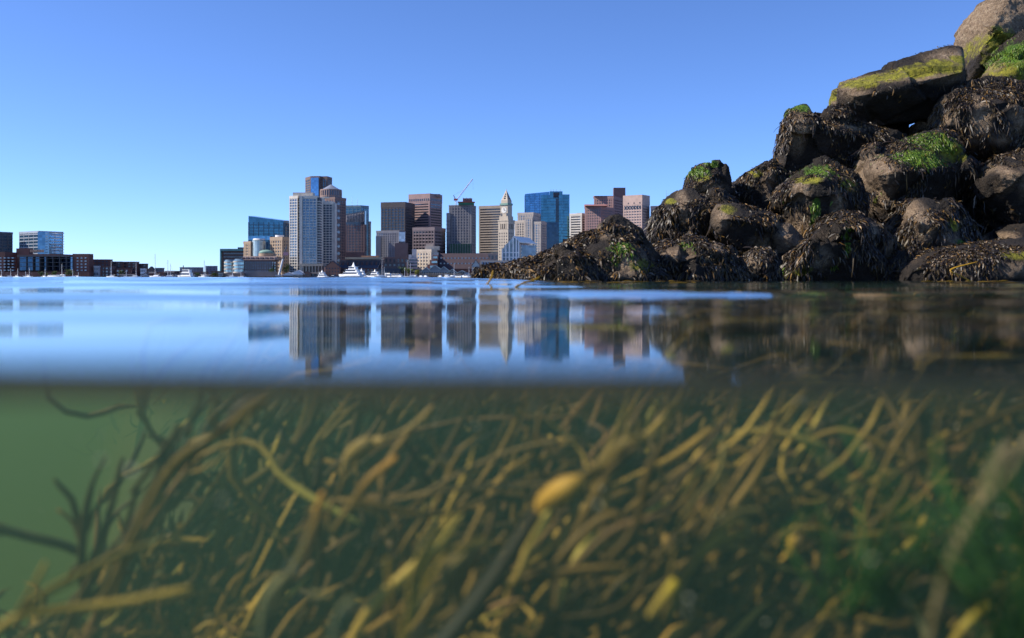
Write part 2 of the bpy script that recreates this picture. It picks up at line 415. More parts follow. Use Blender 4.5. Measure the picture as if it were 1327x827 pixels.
lowblock('apartment_block', 'low dark terrace in the gap, left of the distant grey block', 222, 236, 352, 1400, 20, C_DBROWN, rows=2)
lowblock('apartment_block', 'low brown terrace under the distant grey blocks', 247, 270, 353, 1380, 18, C_BROWN, rows=2, win=G_GREY)
lowblock('warehouse', 'low dark shed against the round glass hotel group', 274, 289, 352, 1360, 20, C_DBROWN, rows=2)
lowblock('warehouse', 'low rust coloured shed behind the leaning forestay mast', 205, 226, 353.5, 1300, 18, plain((.2, .1, .07)), rows=1)
for nm, lb, x0, x1, yt, Y, col, gab in (('boathouse', 'tiny pale gabled boathouse left of the round olive tree', 186, 193, 354, 1250, plain((.5, .5, .5)), 'y'), ('warehouse', 'rust red low warehouse at the left end of the open harbour gap', 193, 204, 352.5, 1262, plain((.24, .11, .08)), 'x'),
        ('boathouse', 'tiny white boathouse beside the rust coloured shed', 226, 231, 355.5, 1270, plain((.6, .6, .6)), 'y'), ('warehouse', 'long low tan shed below the distant grey blocks', 250, 276, 355.5, 1290, plain((.33, .26, .19)), 'x'),
        ('kiosk', 'pale stone kiosk at the foot of the left round glass bay', 283, 290, 354.5, 1228, plain((.5, .44, .36)), None), ('warehouse', 'low brown boat shed under the reddish brick house', 154, 178, 355.5, 1250, plain((.19, .13, .1)), 'x'),
        ('kiosk', 'small cream ticket booth right of the garage', 497, 504, 352, 1229, plain((.6, .52, .42)), 'y'), ('warehouse', 'low white marina shed behind the sailing masts', 505, 522, 354.5, 1229, plain((.62, .62, .6)), 'x'),
        ('boathouse', 'tan gabled boathouse between the big yacht and the garage', 474, 484, 351, 1229, plain((.42, .3, .2)), 'y'), ('kiosk', 'pale grey shed by the foot of the white gable', 600, 610, 353, 1229, plain((.5, .5, .52)), 'y')):
    lowblock(nm, lb, x0, x1, yt, Y, 12, col, rows=1, gab=gab, cols=3)
# ---- round glass hotel group
r = empty('hotel', (WX(285, 1420), 1420, GZ), 'dark hotel block in a teal frame at the left end of the towers', 'hotel')
ebox('main_block', 288, 322, 325.5, 1420, 40, C_DBROWN, root=r)
ebox('teal_frame', 285, 288, 322.5, 1418, 44, plain((.08, .30, .31), .4), root=r)
ebox('roof_band', 285, 322, 322.5, 1417, 46, plain((.07, .2, .22), .4), root=r, yb=325.3)
ebox('roof_plant', 308, 320, 320.5, 1425, 20, C_DGREY, root=r, yb=322.4)
c = MB()
for j in range(6): c.box(WX(290, 1420), WX(321, 1420), 1419.7, 1421, GZ + 8 + j * 5, GZ + 10 + j * 5)
build_each(c, 'window', G_DARK, r)
Yr = 1240
r = empty('wharf_hotel', (WX(330, Yr), Yr, GZ), 'brown brick wharf building with two round glass bays at its left end', 'wharf building')
ebox('main_wing', 309, 359, 337, Yr, 45, plain((.13, .085, .08)), root=r)
m_ = MB(); m_.loft([[(X, Yr - .5, WZ(337, Yr)), (X, Yr + 12, WZ(332, Yr)), (X, Yr + 34, WZ(332, Yr)), (X, Yr + 45.5, WZ(337, Yr))] for X in (WX(312, Yr), WX(356, Yr))]); m_.build('roof', plain((.2, .15, .14)), r)
c = MB(); d = MB()
for i in range(15):
    for j in range(5):
        xa = 312 + i * 3.1; c.box(WX(xa, Yr), WX(xa + 1.3, Yr), Yr - .25, Yr + 1, WZ(356 - j * 3.6, Yr), WZ(353.9 - j * 3.6, Yr))
    if i % 2 == 0: d.box(WX(312 + i * 3.1, Yr), WX(315 + i * 3.1, Yr), Yr + 1, Yr + 9, WZ(337, Yr) + .01, WZ(333.5, Yr))
build_each(c, 'window', G_GREY, r); build_each(d, 'dormer', plain((.22, .17, .16)), r)
ebox('arcade', 305, 359.5, 352, Yr - 3, 3.4, plain((.26, .22, .2)), root=r)
for x0, x1, yt, Y in ((289, 302, 336.5, Yr + 4), (300.5, 316, 335.5, Yr - 4)):
    c = MB(); xm = WX((x0 + x1) / 2, Y); rad = (WX(x1, Y) - WX(x0, Y)) / 2; ring = lambda z, q: [(xm + q * math.cos(a), Y + rad + q * math.sin(a), z) for a in (2 * math.pi * i / 24 for i in range(24))]
    zt = WZ(yt, Y); c.loft([ring(GZ, rad), ring(zt - 2.5, rad), ring(zt, rad * .7)]); gb = c.build('glass_bay', glassm((.30, .42, .46), .55, .12), r)
    c = MB()
    for k in range(5):
        z0_ = GZ + (zt - GZ) * (k + .02) / 5; c.loft([ring(z0_, rad + .3), ring(z0_ + 1.5, rad + .3)])
    build_each(c, 'floor_band', C_LIME, gb)
ebox('brick_base', 286, 318, 354, Yr - 8, 8, plain((.3, .2, .15)), root=r)
tower('brick_tower', 'tan brick tower with a dark right side, leftmost of the mid-height brick towers', 316, 325, 331, 313.5, 1350, .6, S(G_DARK, C_TAN, fl=4, sp=.5, bay=5, pf=.4))
r = empty('glass_atrium', (WX(333, 1345), 1345, GZ), 'pale rounded glass tower between two brick towers', 'tower')
c = MB(); xm, rad = WX(333, 1345), 9.5
ring = lambda z, q: [(xm + q * math.cos(a), 1356 + q * math.sin(a), z) for a in (2 * math.pi * i / 20 for i in range(20))]
c.loft([ring(GZ, rad), ring(WZ(312, 1345), rad), ring(WZ(309.2, 1345), rad * .55)]); c.build('glazing', glassm((.42, .5, .5), .35, .2), r)
c = MB(); c.loft([ring(WZ(310.6, 1345), rad * .9), ring(WZ(309, 1345), rad * .8)]); c.build('crown_ring', C_WHITE, r)
ebox('side_wall', 339, 343, 312, 1352, 14, C_DBROWN, root=r)
ebox('link_block', 344, 352, 313, 1375, 20, G_SKY, root=r)
r = empty('domed_rotunda', (WX(341, 1300), 1300, GZ), 'low tan rotunda under a pale green dome', 'rotunda')
xm = WX(342, 1300); dome = [(9.3, 328.3), (9.3, 326.6), (8.6, 325.6), (7, 324.7), (4.5, 323.9), (1.2, 323.5)]
rg = lambda z, q: [(xm + q * math.cos(a), 1312 + q * math.sin(a), z) for a in (2 * math.pi * i / 24 for i in range(24))]
c = MB(); c.loft([rg(GZ, 9.9), rg(WZ(328.3, 1300), 9.9)]); c.build('drum', C_TAN, r)
c = MB(); c.loft([rg(WZ(y, 1300) + .02, q) for q, y in dome]); c.build('dome', C_COPPER, r, True)
ebox('stepped_block', 327, 360, 332, 1296, 30, plain((.33, .23, .17)), root=r)
r, P, z = tower('brick_tower', 'tan brick tower capped by a small white drum', 350.5, 366, 374, 308, 1340, .7, S(G_DARK, C_TAN, fl=4.4, sp=.5, bay=4.6, pf=.42, ch=5))
c = MB(); xm = WX(361, 1350); c.loft([[(xm + 6 * math.cos(a), 1356 + 6 * math.sin(a), zz) for a in (2 * math.pi * i / 20 for i in range(20))] for zz in (z + .05, z + 4)]); c.build('roof_drum', C_WHITE, r)
# sloped blue glass office block
r = empty('office_tower', (WX(345, 1700), 1700, GZ), 'blue glass office block with a gently sloping roof, left of the twin pale towers', 'tower')
A, B2 = WX(322, 1700), WX(367, 1700)
Pp = [(A, 1700), (B2, 1706), (B2, 1745), (A, 1740)]
c = MB(); c.prism(Pp, GZ, [WZ(280, 1700), WZ(286, 1706), WZ(286, 1745), WZ(280, 1740)]); c.build('glazing', glassm((.06, .16, .23), .7, .07, 6), r)
c = MB(); facade(c, Pp, GZ, WZ(288, 1700), 5.2, .22, 8.5, .14, .4); c.build('facade', plain((.07, .13, .17), .4), r)
ebox('side_wing', 367.2, 371, 293, 1712, 25, G_TEAL, root=r)
ebox('podium_screen', 322, 352, 306, 1690, 9, G_SKY, root=r, yb=311)

# ---- twin pale slab towers and their neighbours
st = S(glassm((.11, .16, .22), .5, .12, 3), plain((.66, .60, .52)), fl=3.6, sp=.26, bay=5, pf=.15, rl=.3)
def slab_tower(label, parts, Y, pent):
    r = empty('residential_tower', (WX(parts[0][0], Y), Y, GZ), label, 'tower')
    for i, (x0, x1, yt, d, kind) in enumerate(parts):
        Y1 = Y + d; P = [(WX(x0, Y1), Y1 + (6 if kind == 'l' else 0)), (WX(x1, Y1), Y1), (WX(x1, Y1) + .01, Y1 + 15), (WX(x0, Y1), Y1 + 17)]
        if kind == 'p':
            c = MB(); c.prism(P, GZ, WZ(yt, Y1)); c.build('end_wall', C_PALE, r)
        elif kind == 'b':
            c = MB(); c.prism(P, GZ, WZ(yt, Y1)); c.build('recess', C_DGREY, r)
            c = MB()
            for k in range(28): c.prism(offset(P, .9), GZ + 4 + k * (WZ(yt, Y1) - 8) / 28, GZ + 5.3 + k * (WZ(yt, Y1) - 8) / 28)
            build_each(c, 'balcony', C_PALE, r)
        else: block(r, P, GZ, WZ(yt, Y1), st)
    x0, x1, yt = pent; ebox('penthouse', x0, x1, yt, Y + 10, 20, C_LIME, root=r, yb=255)
    return r
slab_tower('left of the twin pale slab towers, wider, balconies down one edge', [(374, 385.5, 254.5, 2, 'l'), (385.5, 388, 256, 6, 'b'), (388, 391.5, 254, 0, 'p'), (391.5, 410.5, 254.5, 3, 'f'), (410.5, 414, 256, 5, 'b')], 1260, (379.5, 408, 249.5))
slab_tower('right of the twin pale slab towers, narrower, with a bright left edge', [(413.8, 418.2, 256.5, 0, 'p'), (418.2, 431, 262, 4, 'f'), (431, 434, 263, 7, 'p')], 1330, (417, 427, 257))
# octagonal tall tower behind
Yo = 1800
r = empty('office_tower', (WX(413, Yo), Yo, GZ), 'tallest tower of the skyline, faceted, dark top showing behind the pale twins', 'tower')
xs = [(396, Yo + 25), (402.5, Yo), (414, Yo - 4), (417, Yo + 2), (424, Yo), (430, Yo + 25), (424, Yo + 55), (403, Yo + 55)]
Po = [(WX(x, y), y) for x, y in xs]
block(r, Po, GZ, WZ(229.5, Yo), S(G_TEAL, C_BROWN, fl=4.5, sp=.35, bay=7, pf=.25, ch=6))
c = MB(); c.prism([(WX(403, Yo), Yo - 1.2), (WX(413.5, Yo), Yo - 5), (WX(413.5, Yo), Yo + 5), (WX(403, Yo), Yo + 5)], GZ, WZ(230.5, Yo)); c.build('glass_bay', glassm((.12, .24, .38), .8), r)
# round tower with cone
Yi = 1500
r = empty('office_tower', (WX(430, Yi), Yi, GZ), 'brown tower with a drum top and silver cone roof beside the pale twins', 'tower')
Pb = corners(412, 434, 448, Yi, .5)
block(r, Pb, GZ, WZ(256, Yi), S(G_DARK, plain((.24, .155, .135)), fl=4.4, sp=.5, bay=5.5, pf=.35))
xm, rad = WX(429, Yi + 22), WX(442.3, Yi + 22) - WX(429, Yi + 22)
rg = lambda z, q: [(xm + q * math.cos(a), Yi + 22 + q * math.sin(a), z) for a in (2 * math.pi * i / 28 for i in range(28))]
Yj = Yi + 22
c = MB(); c.loft([rg(WZ(257, Yj), rad), rg(WZ(246.5, Yj), rad)]); dr = c.build('drum', G_DARK, r)
c = MB()
for i in range(28):
    a = 2 * math.pi * i / 28; c.bar((xm + rad * math.cos(a), Yj + rad * math.sin(a), WZ(256, Yj)), (xm + rad * math.cos(a), Yj + rad * math.sin(a), WZ(247, Yj)), .9, 4)
c.loft([rg(WZ(247.6, Yj), rad + .6), rg(WZ(246, Yj), rad + .6)]); c.loft([rg(WZ(255.6, Yj), rad + .6), rg(WZ(254, Yj), rad + .6)]); c.build('drum_piers', plain((.3, .2, .17)), dr)
c = MB(); c.loft([rg(WZ(246, Yj) + .05, rad * .88), rg(WZ(239.2, Yj), .6)]); c.build('cone_roof', plain((.42, .44, .47), .35, .1, .1, .5), r, False)
c = MB()
for k in range(9):
    yy = 264 + k * 9.2
    c.bar((WX(437.8, Yi), Yi - .2 + 4.6, WZ(yy, Yi)), (WX(437.8, Yi) + .6, Yi + 2.6, WZ(yy, Yi)), 2.3, 12)
build_each(c, 'round_window', glassm((.2, .22, .25), .3), r)
# antenna tower group
Yq = 1650
r = empty('office_tower', (WX(461, Yq), Yq, GZ), 'brown stepped tower under a blue glass top with two roof antennas', 'tower')
Pq = [(WX(447, Yq + 20), Yq + 20), (WX(468, Yq + 20), Yq + 16), (WX(476.5, Yq + 20), Yq + 30), (WX(476.5, Yq + 50), Yq + 60), (WX(447, Yq + 50), Yq + 60)]
block(r, Pq, GZ, WZ(267, Yq + 20), S(G_TEAL, plain((.16, .24, .27), .4), fl=4.6, sp=.25, bay=7, pf=.12))
Pq2 = [(WX(447.5, Yq), Yq), (WX(473, Yq), Yq - 3), (WX(473, Yq), Yq + 14), (WX(447.5, Yq), Yq + 14)]
c = MB(); c.prism(Pq2, GZ, [WZ(287, Yq), WZ(274, Yq), WZ(272, Yq), WZ(277, Yq)]); c.build('glazing', G_DARK, r)
c = MB(); facade(c, Pq2, GZ, WZ(291, Yq), 4.6, .5, 6, .35, .4); c.build('facade', plain((.19, .125, .12)), r)
c = MB()
for i in range(12): c.bar((WX(449.5 + i * 2, Yq), Yq - 2.8, WZ(288, Yq)), (WX(449.5 + i * 2, Yq), Yq - 2.8, WZ(279 - i * .3, Yq)), .55, 4)
build_each(c, 'crown_fin', plain((.3, .26, .26)), r)
for x, yt in ((456.3, 255), (463.2, 257)):
    c = MB(); c.bar((WX(x, Yq + 30), Yq + 30, WZ(268, Yq + 30)), (WX(x, Yq + 30), Yq + 30, WZ(yt, Yq + 30)), .35, 5, .15); build_each(c, 'antenna', C_WHITE, r)
ebox('podium', 447, 474, 327, 1560, 30, plain((.15, .10, .11)), root=r)
tower('residential_tower', 'slim pale banded tower just right of the antenna tower', 472, 474, 480.5, 287.5, 1720, 2, S(G_DARK, C_LIME, fl=4.6, sp=.5, bay=40, pf=.05))
lowblock('office_block', 'small grey block low between the slim banded tower and the stepped grey one', 480, 489, 333, 1600, 30, C_GREY, rows=3)
# ---- middle towers
tower('office_tower', 'broad charcoal tower with blank crown band, in the gap right of the antenna tower', 494, 525, 537, 263.5, 1560, .25, S(G_DARK, plain((.10, .085, .085)), fl=4.4, sp=.3, bay=5.5, pf=.22, ch=9))
r, P, z = tower('office_block', 'grey office block with a bright glass corner, in front of the charcoal tower', 488, 517, 525, 299.5, 1440, .25, S(G_GREY, plain((.25, .24, .26)), fl=3.6, sp=.4, bay=3.4, pf=.4))
ebox('stepped_wing', 487, 494, 306, 1437, 18, C_GREY, root=r); ebox('bright_corner', 517.2, 525.4, 301, 1436, 18, glassm((.55, .6, .66), .3, .2), root=r, yb=313)
ebox('stepped_wing', 512, 529, 315, 1434, 18, plain((.16, .11, .11)), root=r)
r, P, z = tower('office_tower', 'pinkish banded tower with dark right face, between charcoal tower and building site', 530, 557, 572.5, 253.5, 1600, .55, S(G_DARK, plain((.33, .215, .2)), fl=4.4, sp=.5, bay=30, pf=.06, ch=14))
ebox('penthouse', 549, 571, 251.5, 1612, 30, plain((.24, .16, .155)), root=r, yb=255)
c = MB()
for i in range(10):
    p = lerp2(P[3], P[0], (i + .5) / 10); e = ((P[0][0] - P[3][0]), (P[0][1] - P[3][1])); L_ = math.hypot(*e); e = (e[0] / L_, e[1] / L_)
    pier(c, p, e, 2.2, z - 8.5, z - 4.6, .9)
    p = lerp2(P[0], P[1], (i + .5) / 10); e2 = ((P[1][0] - P[0][0]), (P[1][1] - P[0][1])); L_ = math.hypot(*e2); pier(c, p, (e2[0] / L_, e2[1] / L_), 1.7, z - 8.5, z - 4.6, .9)
build_each(c, 'crown_opening', G_DARK, r)
tower('office_block', 'low wide pinkish grey block with long window bands under the pinkish tower', 535, 563, 577, 295.5, 1480, .35, S(G_BLK, plain((.25, .19, .19)), fl=5, sp=.45, bay=5, pf=.22, ch=5))
# tower under construction and its crane
r, P, z = tower('unfinished_tower', 'grey tower under construction with green and red netted top floors', 582, 611, 616.5, 266, 1500, .2, S(plain((.09, .095, .12), .5), plain((.22, .205, .21)), fl=4.2, sp=.36, bay=4.6, pf=.42, ch=2))
ebox('hoist_wing', 578.5, 584, 276, 1504, 20, plain((.19, .19, .21)), root=r)
c = MB()
for k in range(9): c.box(WX(578, 1500), WX(583.5, 1500), 1503.5, 1506, 40 + k * 6, 40.7 + k * 6)
c.build('hoist_frame', C_DGREY, r)
ebox('net_floor', 594, 614.5, 262.5, 1498, 30, plain((.045, .17, .10)), root=r, yb=265.6)
ebox('red_deck', 593, 615.5, 261.3, 1497, 32, plain((.36, .07, .05)), root=r, yb=262.3)
ebox('steel_floor', 600, 612, 257, 1500, 25, plain((.10, .1, .13)), root=r, yb=261.2)
c = MB()
for i in range(6): c.bar((WX(600 + i * 2.3, 1499), 1499, WZ(261, 1500)), (WX(600 + i * 2.3, 1499), 1499, WZ(256.2 + (i % 2), 1500)), .4, 4)
build_each(c, 'steel_column', plain((.2, .08, .07)), r)
ebox('scaffold_net', 582, 611, 316, 1488, 11, plain((.03, .085, .055)), root=r)
c = MB()
for i in range(9): c.box(WX(583 + i * 3.3, 1487), WX(583.5 + i * 3.3, 1487), 1487.6, 1489, GZ, WZ(316, 1487))
c.build('scaffold', C_GREY, r)
Yk = 1505
r = empty('tower_crane', (WX(590.5, Yk), Yk, WZ(266, 1500)), 'red and white luffing crane with raised jib on the unfinished tower', 'crane')
c = MB(); xk = WX(590.5, Yk)
for dx in (-.9, .9):
    for dy in (-.9, .9): c.bar((xk + dx, Yk + 6 + dy, WZ(266, Yk)), (xk + dx, Yk + 6 + dy, WZ(259, Yk)), .28, 4)
for k in range(6):
    za = WZ(266, Yk) + k * 1.4; c.bar((xk - .9, Yk + 5.1, za), (xk + .9, Yk + 5.1, za + 1.4), .15, 4)
c.build('mast', C_WHITE, r)
def lattice(mb, a, b, wd, n):
    a, b = Vector(a), Vector(b); u = (b - a).normalized().cross(Vector((0, 1, 0))).normalized() * wd; v = Vector((0, wd, 0))
    for s_ in (u, -u): mb.bar(a + s_, b + s_ * .4, .3, 4)
    for k in range(n):
        p, q_ = a.lerp(b, k / n), a.lerp(b, (k + 1) / n); s_ = 1 if k % 2 else -1; f0, f1 = 1 - .6 * k / n, 1 - .6 * (k + 1) / n
        mb.bar(p + u * s_ * f0, q_ - u * s_ * f1, .18, 4)
c = MB(); lattice(c, (xk + 1, Yk + 6, WZ(259, Yk)), (WX(612.5, Yk), Yk + 6, WZ(231.5, Yk)), 1.0, 14); c.build('jib', plain((.6, .5, .52)), r)
c = MB(); lattice(c, (xk, Yk + 6, WZ(259.5, Yk)), (WX(587.4, Yk), Yk + 6, WZ(252.5, Yk)), .8, 4); c.bar((WX(587.4, Yk), Yk + 6, WZ(252.5, Yk)), (WX(602, Yk), Yk + 6, WZ(245, Yk)), .12, 4); c.build('back_mast', plain((.2, .2, .25)), r)
c = MB(); c.box(xk - 3.2, xk + 2.6, Yk + 4.5, Yk + 7.5, WZ(259.6, Yk), WZ(257.2, Yk)); c.build('machinery_deck', plain((.5, .1, .08)), r)
c = MB(); c.bar((WX(612.5, Yk), Yk + 6, WZ(231.5, Yk)), (WX(613, Yk), Yk + 6, WZ(246, Yk)), .08, 4); c.build('hoist_rope', C_DGREY, r)
# brown banded tower left of the clock tower
tower('office_tower', 'brown tower with close horizontal bands, directly left of the clock tower', 621, 651, 658, 267, 1650, .5, S(G_BLK, plain((.31, .25, .20)), fl=4.3, sp=.48, bay=40, pf=.04, ch=5, rl=.5))
lowblock('office_block', 'low grey block between the unfinished tower and the clock tower', 616, 646, 329, 1460, 25, C_GREY, rows=3)
# clock tower
Yt = 1420
r = empty('clock_tower', (WX(657, Yt), Yt, GZ), 'slender pale stone clock tower with a steep pyramid roof', 'clock tower')
def cc(x0, x1, Y=Yt): return corners(x0, x0 + (x1 - x0) * .62, x1, Y, .6)
def cstage(nm, x0, x1, yb, yt, mt, dy=0):
    P = cc(x0, x1, Yt + dy); c = MB(); c.prism(P, WZ(yb, Yt), WZ(yt, Yt)); return c.build(nm, mt, r), P
stone = plain((.50, .42, .33), .8, .1)
cstage('shaft', 645.6, 666.4, 364, 297, stone)
P = cc(645.6, 666.4); c = MB()
for fa, fb, n in ((P[3], P[0], 4), (P[0], P[1], 3)):
    L_ = math.hypot(fb[0] - fa[0], fb[1] - fa[1]); e = ((fb[0] - fa[0]) / L_, (fb[1] - fa[1]) / L_)
    for i in range(n):
        for j in range(13): pier(c, lerp2(fa, fb, (i + .7) / (n + .4)), e, 1.5, WZ(350, Yt) + j * 4.4, WZ(350, Yt) + j * 4.4 + 2.3, .12)
build_each(c, 'window', C_SLATE, r)
cstage('belfry', 646.6, 665.6, 296.9, 290, C_SLATE, 1)
P = cc(646, 666.2); c = MB()
for fa, fb, n in ((P[3], P[0], 4), (P[0], P[1], 3)):
    L_ = math.hypot(fb[0] - fa[0], fb[1] - fa[1]); e = ((fb[0] - fa[0]) / L_, (fb[1] - fa[1]) / L_)
    for i in range(n + 1): pier(c, lerp2(fa, fb, .08 + .84 * i / n), e, 1.5 if 0 < i < n else 3.2, WZ(297, Yt), WZ(290, Yt), .3, 1.5)
build_each(c, 'column', stone, r)
cstage('entablature', 645.2, 667, 290, 286.5, stone, -.6); cstage('cornice', 644.6, 667.4, 286.4, 284.8, stone, -1.2)
cstage('upper_base', 647, 665, 284.7, 280, stone, 1.5); cstage('clock_stage', 648.6, 663.6, 279.9, 265.6, stone, 3); 
cstage('gallery', 647.4, 664.6, 265.5, 263, C_COPPER, 1.6); cstage('attic', 649.2, 663, 262.9, 259, stone, 3.4)
P = cc(649.4, 662.8, Yt + 3.6); cx = sum(p[0] for p in P) / 4; cyy = sum(p[1] for p in P) / 4
c = MB(); zb, za = WZ(259, Yt) + .02, WZ(246.5, Yt); Pt = [(cx + (p[0] - cx) * .12, cyy + (p[1] - cyy) * .12) for p in P]
c.loft([[(x, y, zb) for x, y in P], [(x, y, za) for x, y in Pt]]); pr = c.build('pyramid_roof', stone, r)
c = MB()
for fa, fb in ((P[3], P[0]), (P[0], P[1])):
    L_ = math.hypot(fb[0] - fa[0], fb[1] - fa[1]); e = ((fb[0] - fa[0]) / L_, (fb[1] - fa[1]) / L_)
    for j in range(3):
        f_ = .18 + j * .22; pa = lerp2(lerp2(fa, fb, .5), (cx, cyy), f_ * .88); pier(c, pa, e, 2.6 - j * .7, zb + (za - zb) * f_ - .8, zb + (za - zb) * f_ + 1.2, .6)
build_each(c, 'dormer', C_SLATE, pr)
c = MB(); c.bar((cx, cyy, za), (cx, cyy, WZ(244, Yt)), .8, 6, .3); c.build('finial', plain((.7, .55, .25), .3, .1, 1, .6), pr)
P = cc(648.6, 663.6, Yt + 3); nx = Vector((P[0][1] - P[3][1], -(P[0][0] - P[3][0]), 0)).normalized()
mid = lerp2(P[3], P[0], .5); cp = Vector((mid[0], mid[1], WZ(272, Yt)))
c = MB(); c.bar(cp - nx * .4, cp + nx * .35, 4.4, 24); ck = c.build('clock_face', plain((.75, .72, .66)), r)
c = MB(); c.bar(cp + nx * .5, cp + nx * .5 + Vector((0, 0, 3.4)), .28, 4); c.bar(cp + nx * .5, cp + nx * .5 + Vector((P[0][0] - P[3][0], P[0][1] - P[3][1], 0)).normalized() * 2.2 + Vector((0, 0, -1)), .32, 4); build_each(c, 'clock_hand', C_SLATE, ck)
c = MB()
for q_ in (.12, .88):
    p = lerp2(P[3], P[0], q_); c.box(p[0] - 1, p[0] + 1, p[1] - 1, p[1] + 1, WZ(280, Yt), WZ(276, Yt))
build_each(c, 'corner_urn', stone, r)
# glass gabled building in front
Yg = 1330
r = empty('atrium_building', (WX(670, Yg), Yg, GZ), 'white gabled building with a blue glazed front, right of the clock tower base', 'building')
xa, xp, xb, Dg = WX(650, Yg), WX(665, Yg), WX(676, Yg), 62
gl_ = [(WX(651, Yg), 323), (WX(655.5, Yg), 317), (WX(660, Yg), 313), (WX(665.5, Yg), 306.5), (WX(672.5, Yg), 312.5)]
c = MB(); fr_ = [(gl_[0][0], Yg, GZ), (WX(672.5, Yg), Yg - 2, GZ)] + [(x, Yg - 1, WZ(y, Yg)) for x, y in gl_[::-1]]
c.loft([fr_, [(x + 16, y + Dg, z) for x, y, z in fr_]]); c.build('glazing', glassm((.14, .19, .25), .3, .1, 5), r)
c = MB()
for x in (651, 655.5, 660, 665, 669, 672.3): 
    zt = np.interp(x, [651, 655.5, 660, 665.5, 672.5], [323, 317, 313, 306.5, 312.5]); c.box(WX(x, Yg) - .9, WX(x, Yg) + .9, Yg - 3, Yg + 1, GZ, WZ(zt, Yg) - .2)
for yy in (352, 346, 340, 334, 328): c.box(WX(651, Yg), WX(672.6, Yg), Yg - 2.8, Yg + 1, WZ(yy, Yg), WZ(yy - 1.1, Yg))
c.build('facade', C_WHITE, r)
c = MB(); ra, rb = (WX(665.5, Yg), Yg - 2.6, WZ(306, Yg)), (WX(674, Yg), Yg - 3, WZ(313.5, Yg))
c.loft([[ra, rb, (rb[0], rb[1], rb[2] - 1.2), (ra[0], ra[1], ra[2] - 1.2)][::-1], [(x + 23, y + Dg, z) for x, y, z in (ra, rb, (rb[0], rb[1], rb[2] - 1.2), (ra[0], ra[1], ra[2] - 1.2))][::-1]]); c.build('roof', C_WHITE, r)
ebox('side_wing', 673, 694, 318, Yg + 6, 50, G_GREY, root=r)
c = MB(); Ps = [(WX(673, Yg), Yg + 4), (WX(695, Yg), Yg + 20), (WX(695, Yg), Yg + 60), (WX(673, Yg), Yg + 60)]; facade(c, Ps, GZ, WZ(317, Yg + 5), 5, .3, 6, .3); c.build('side_grid', C_LIME, r)
# stepped stone tower
st = S(G_GREY, plain((.47, .41, .36)), fl=4.2, sp=.38, bay=4.6, pf=.42)
r, P, z = tower('office_tower', 'stepped pale stone tower between the clock tower and the blue glass pair', 667, 692, 706, 286, 1560, .55, st)
block(r, corners(671, 691, 700, 1566, .35), z + .05, WZ(276, 1566), st, True, 'upper_glazing', 'upper_facade')
block(r, corners(680, 690, 698, 1550, .35), GZ, WZ(281, 1550), st, True, 'bay_glazing', 'bay_facade')
block(r, corners(690, 701, 708, 1546, .4), GZ, WZ(288, 1546), st, True, 'wing_glazing', 'wing_facade')
# blue glass pair
Yb = 1850
r = empty('glass_tower', (WX(695, Yb), Yb, GZ), 'bright blue glass tower with a sloped roof behind the teal one', 'tower')
P = [(WX(680.5, Yb), Yb), (WX(712, Yb), Yb + 8), (WX(712, Yb), Yb + 50), (WX(680.5, Yb), Yb + 50)]
c = MB(); c.prism(P, GZ, [WZ(251.5, Yb), WZ(248, Yb), WZ(248, Yb), WZ(251.5, Yb)]); c.build('glazing', G_SKY, r)
c = MB(); facade(c, P, GZ, WZ(252, Yb), 4.4, .12, 9, .06, .3); c.build('mullions', plain((.12, .25, .38), .4), r)
Yb = 1640
r = empty('glass_tower', (WX(718, Yb), Yb, GZ), 'teal blue glass tower with notched top and a dark lower half', 'tower')
gm = glassm((.07, .19, .25), .7, .06, 6)
for nm, x0, x1, yt, d, dd in (('glazing', 701, 711, 253, 6, 40), ('glazing', 710.8, 720, 257, 0, 40), ('notch', 720, 724, 257, 9, 30), ('glazing', 724, 729, 253, 2, 40), ('glazing', 728.8, 738, 252, 7, 40)):
    ebox(nm, x0, x1, yt, Yb + d, dd, gm if nm == 'glazing' else G_DARK, root=r)
ebox('crown', 712, 729, 248, Yb + 18, 26, gm, root=r, yb=258); ebox('crown_notch', 717, 725, 249.5, Yb + 16, 3, C_SLATE, root=r, yb=256)
c = MB()
for k in range(26): 
    zz = GZ + 10 + k * 4.9; c.box(WX(701, Yb), WX(711, Yb), Yb + 5.7, Yb + 7, zz, zz + .5); c.box(WX(724, Yb), WX(729, Yb), Yb + 1.7, Yb + 3, zz, zz + .5); c.box(WX(729, Yb), WX(738, Yb), Yb + 6.7, Yb + 8, zz, zz + .5); c.box(WX(711, Yb), WX(720, Yb), Yb - .3, Yb + 1, zz, zz + .5)
c.build('mullions', plain((.06, .14, .19), .4), r)
c = MB()
for x in (714, 717, 721, 726): c.bar((WX(x, Yb + 25), Yb + 25, WZ(248.5, Yb + 18)), (WX(x, Yb + 25), Yb + 25, WZ(245, Yb + 18)), .3, 4)
build_each(c, 'antenna', C_GREY, r)
ebox('dark_base', 703.5, 724, 288, Yb - 6, 5.5, glassm((.03, .06, .10), .6), root=r)
ebox('dark_base', 729.5, 737.2, 310, Yb - 3, 5.5, plain((.1, .08, .085)), root=r)
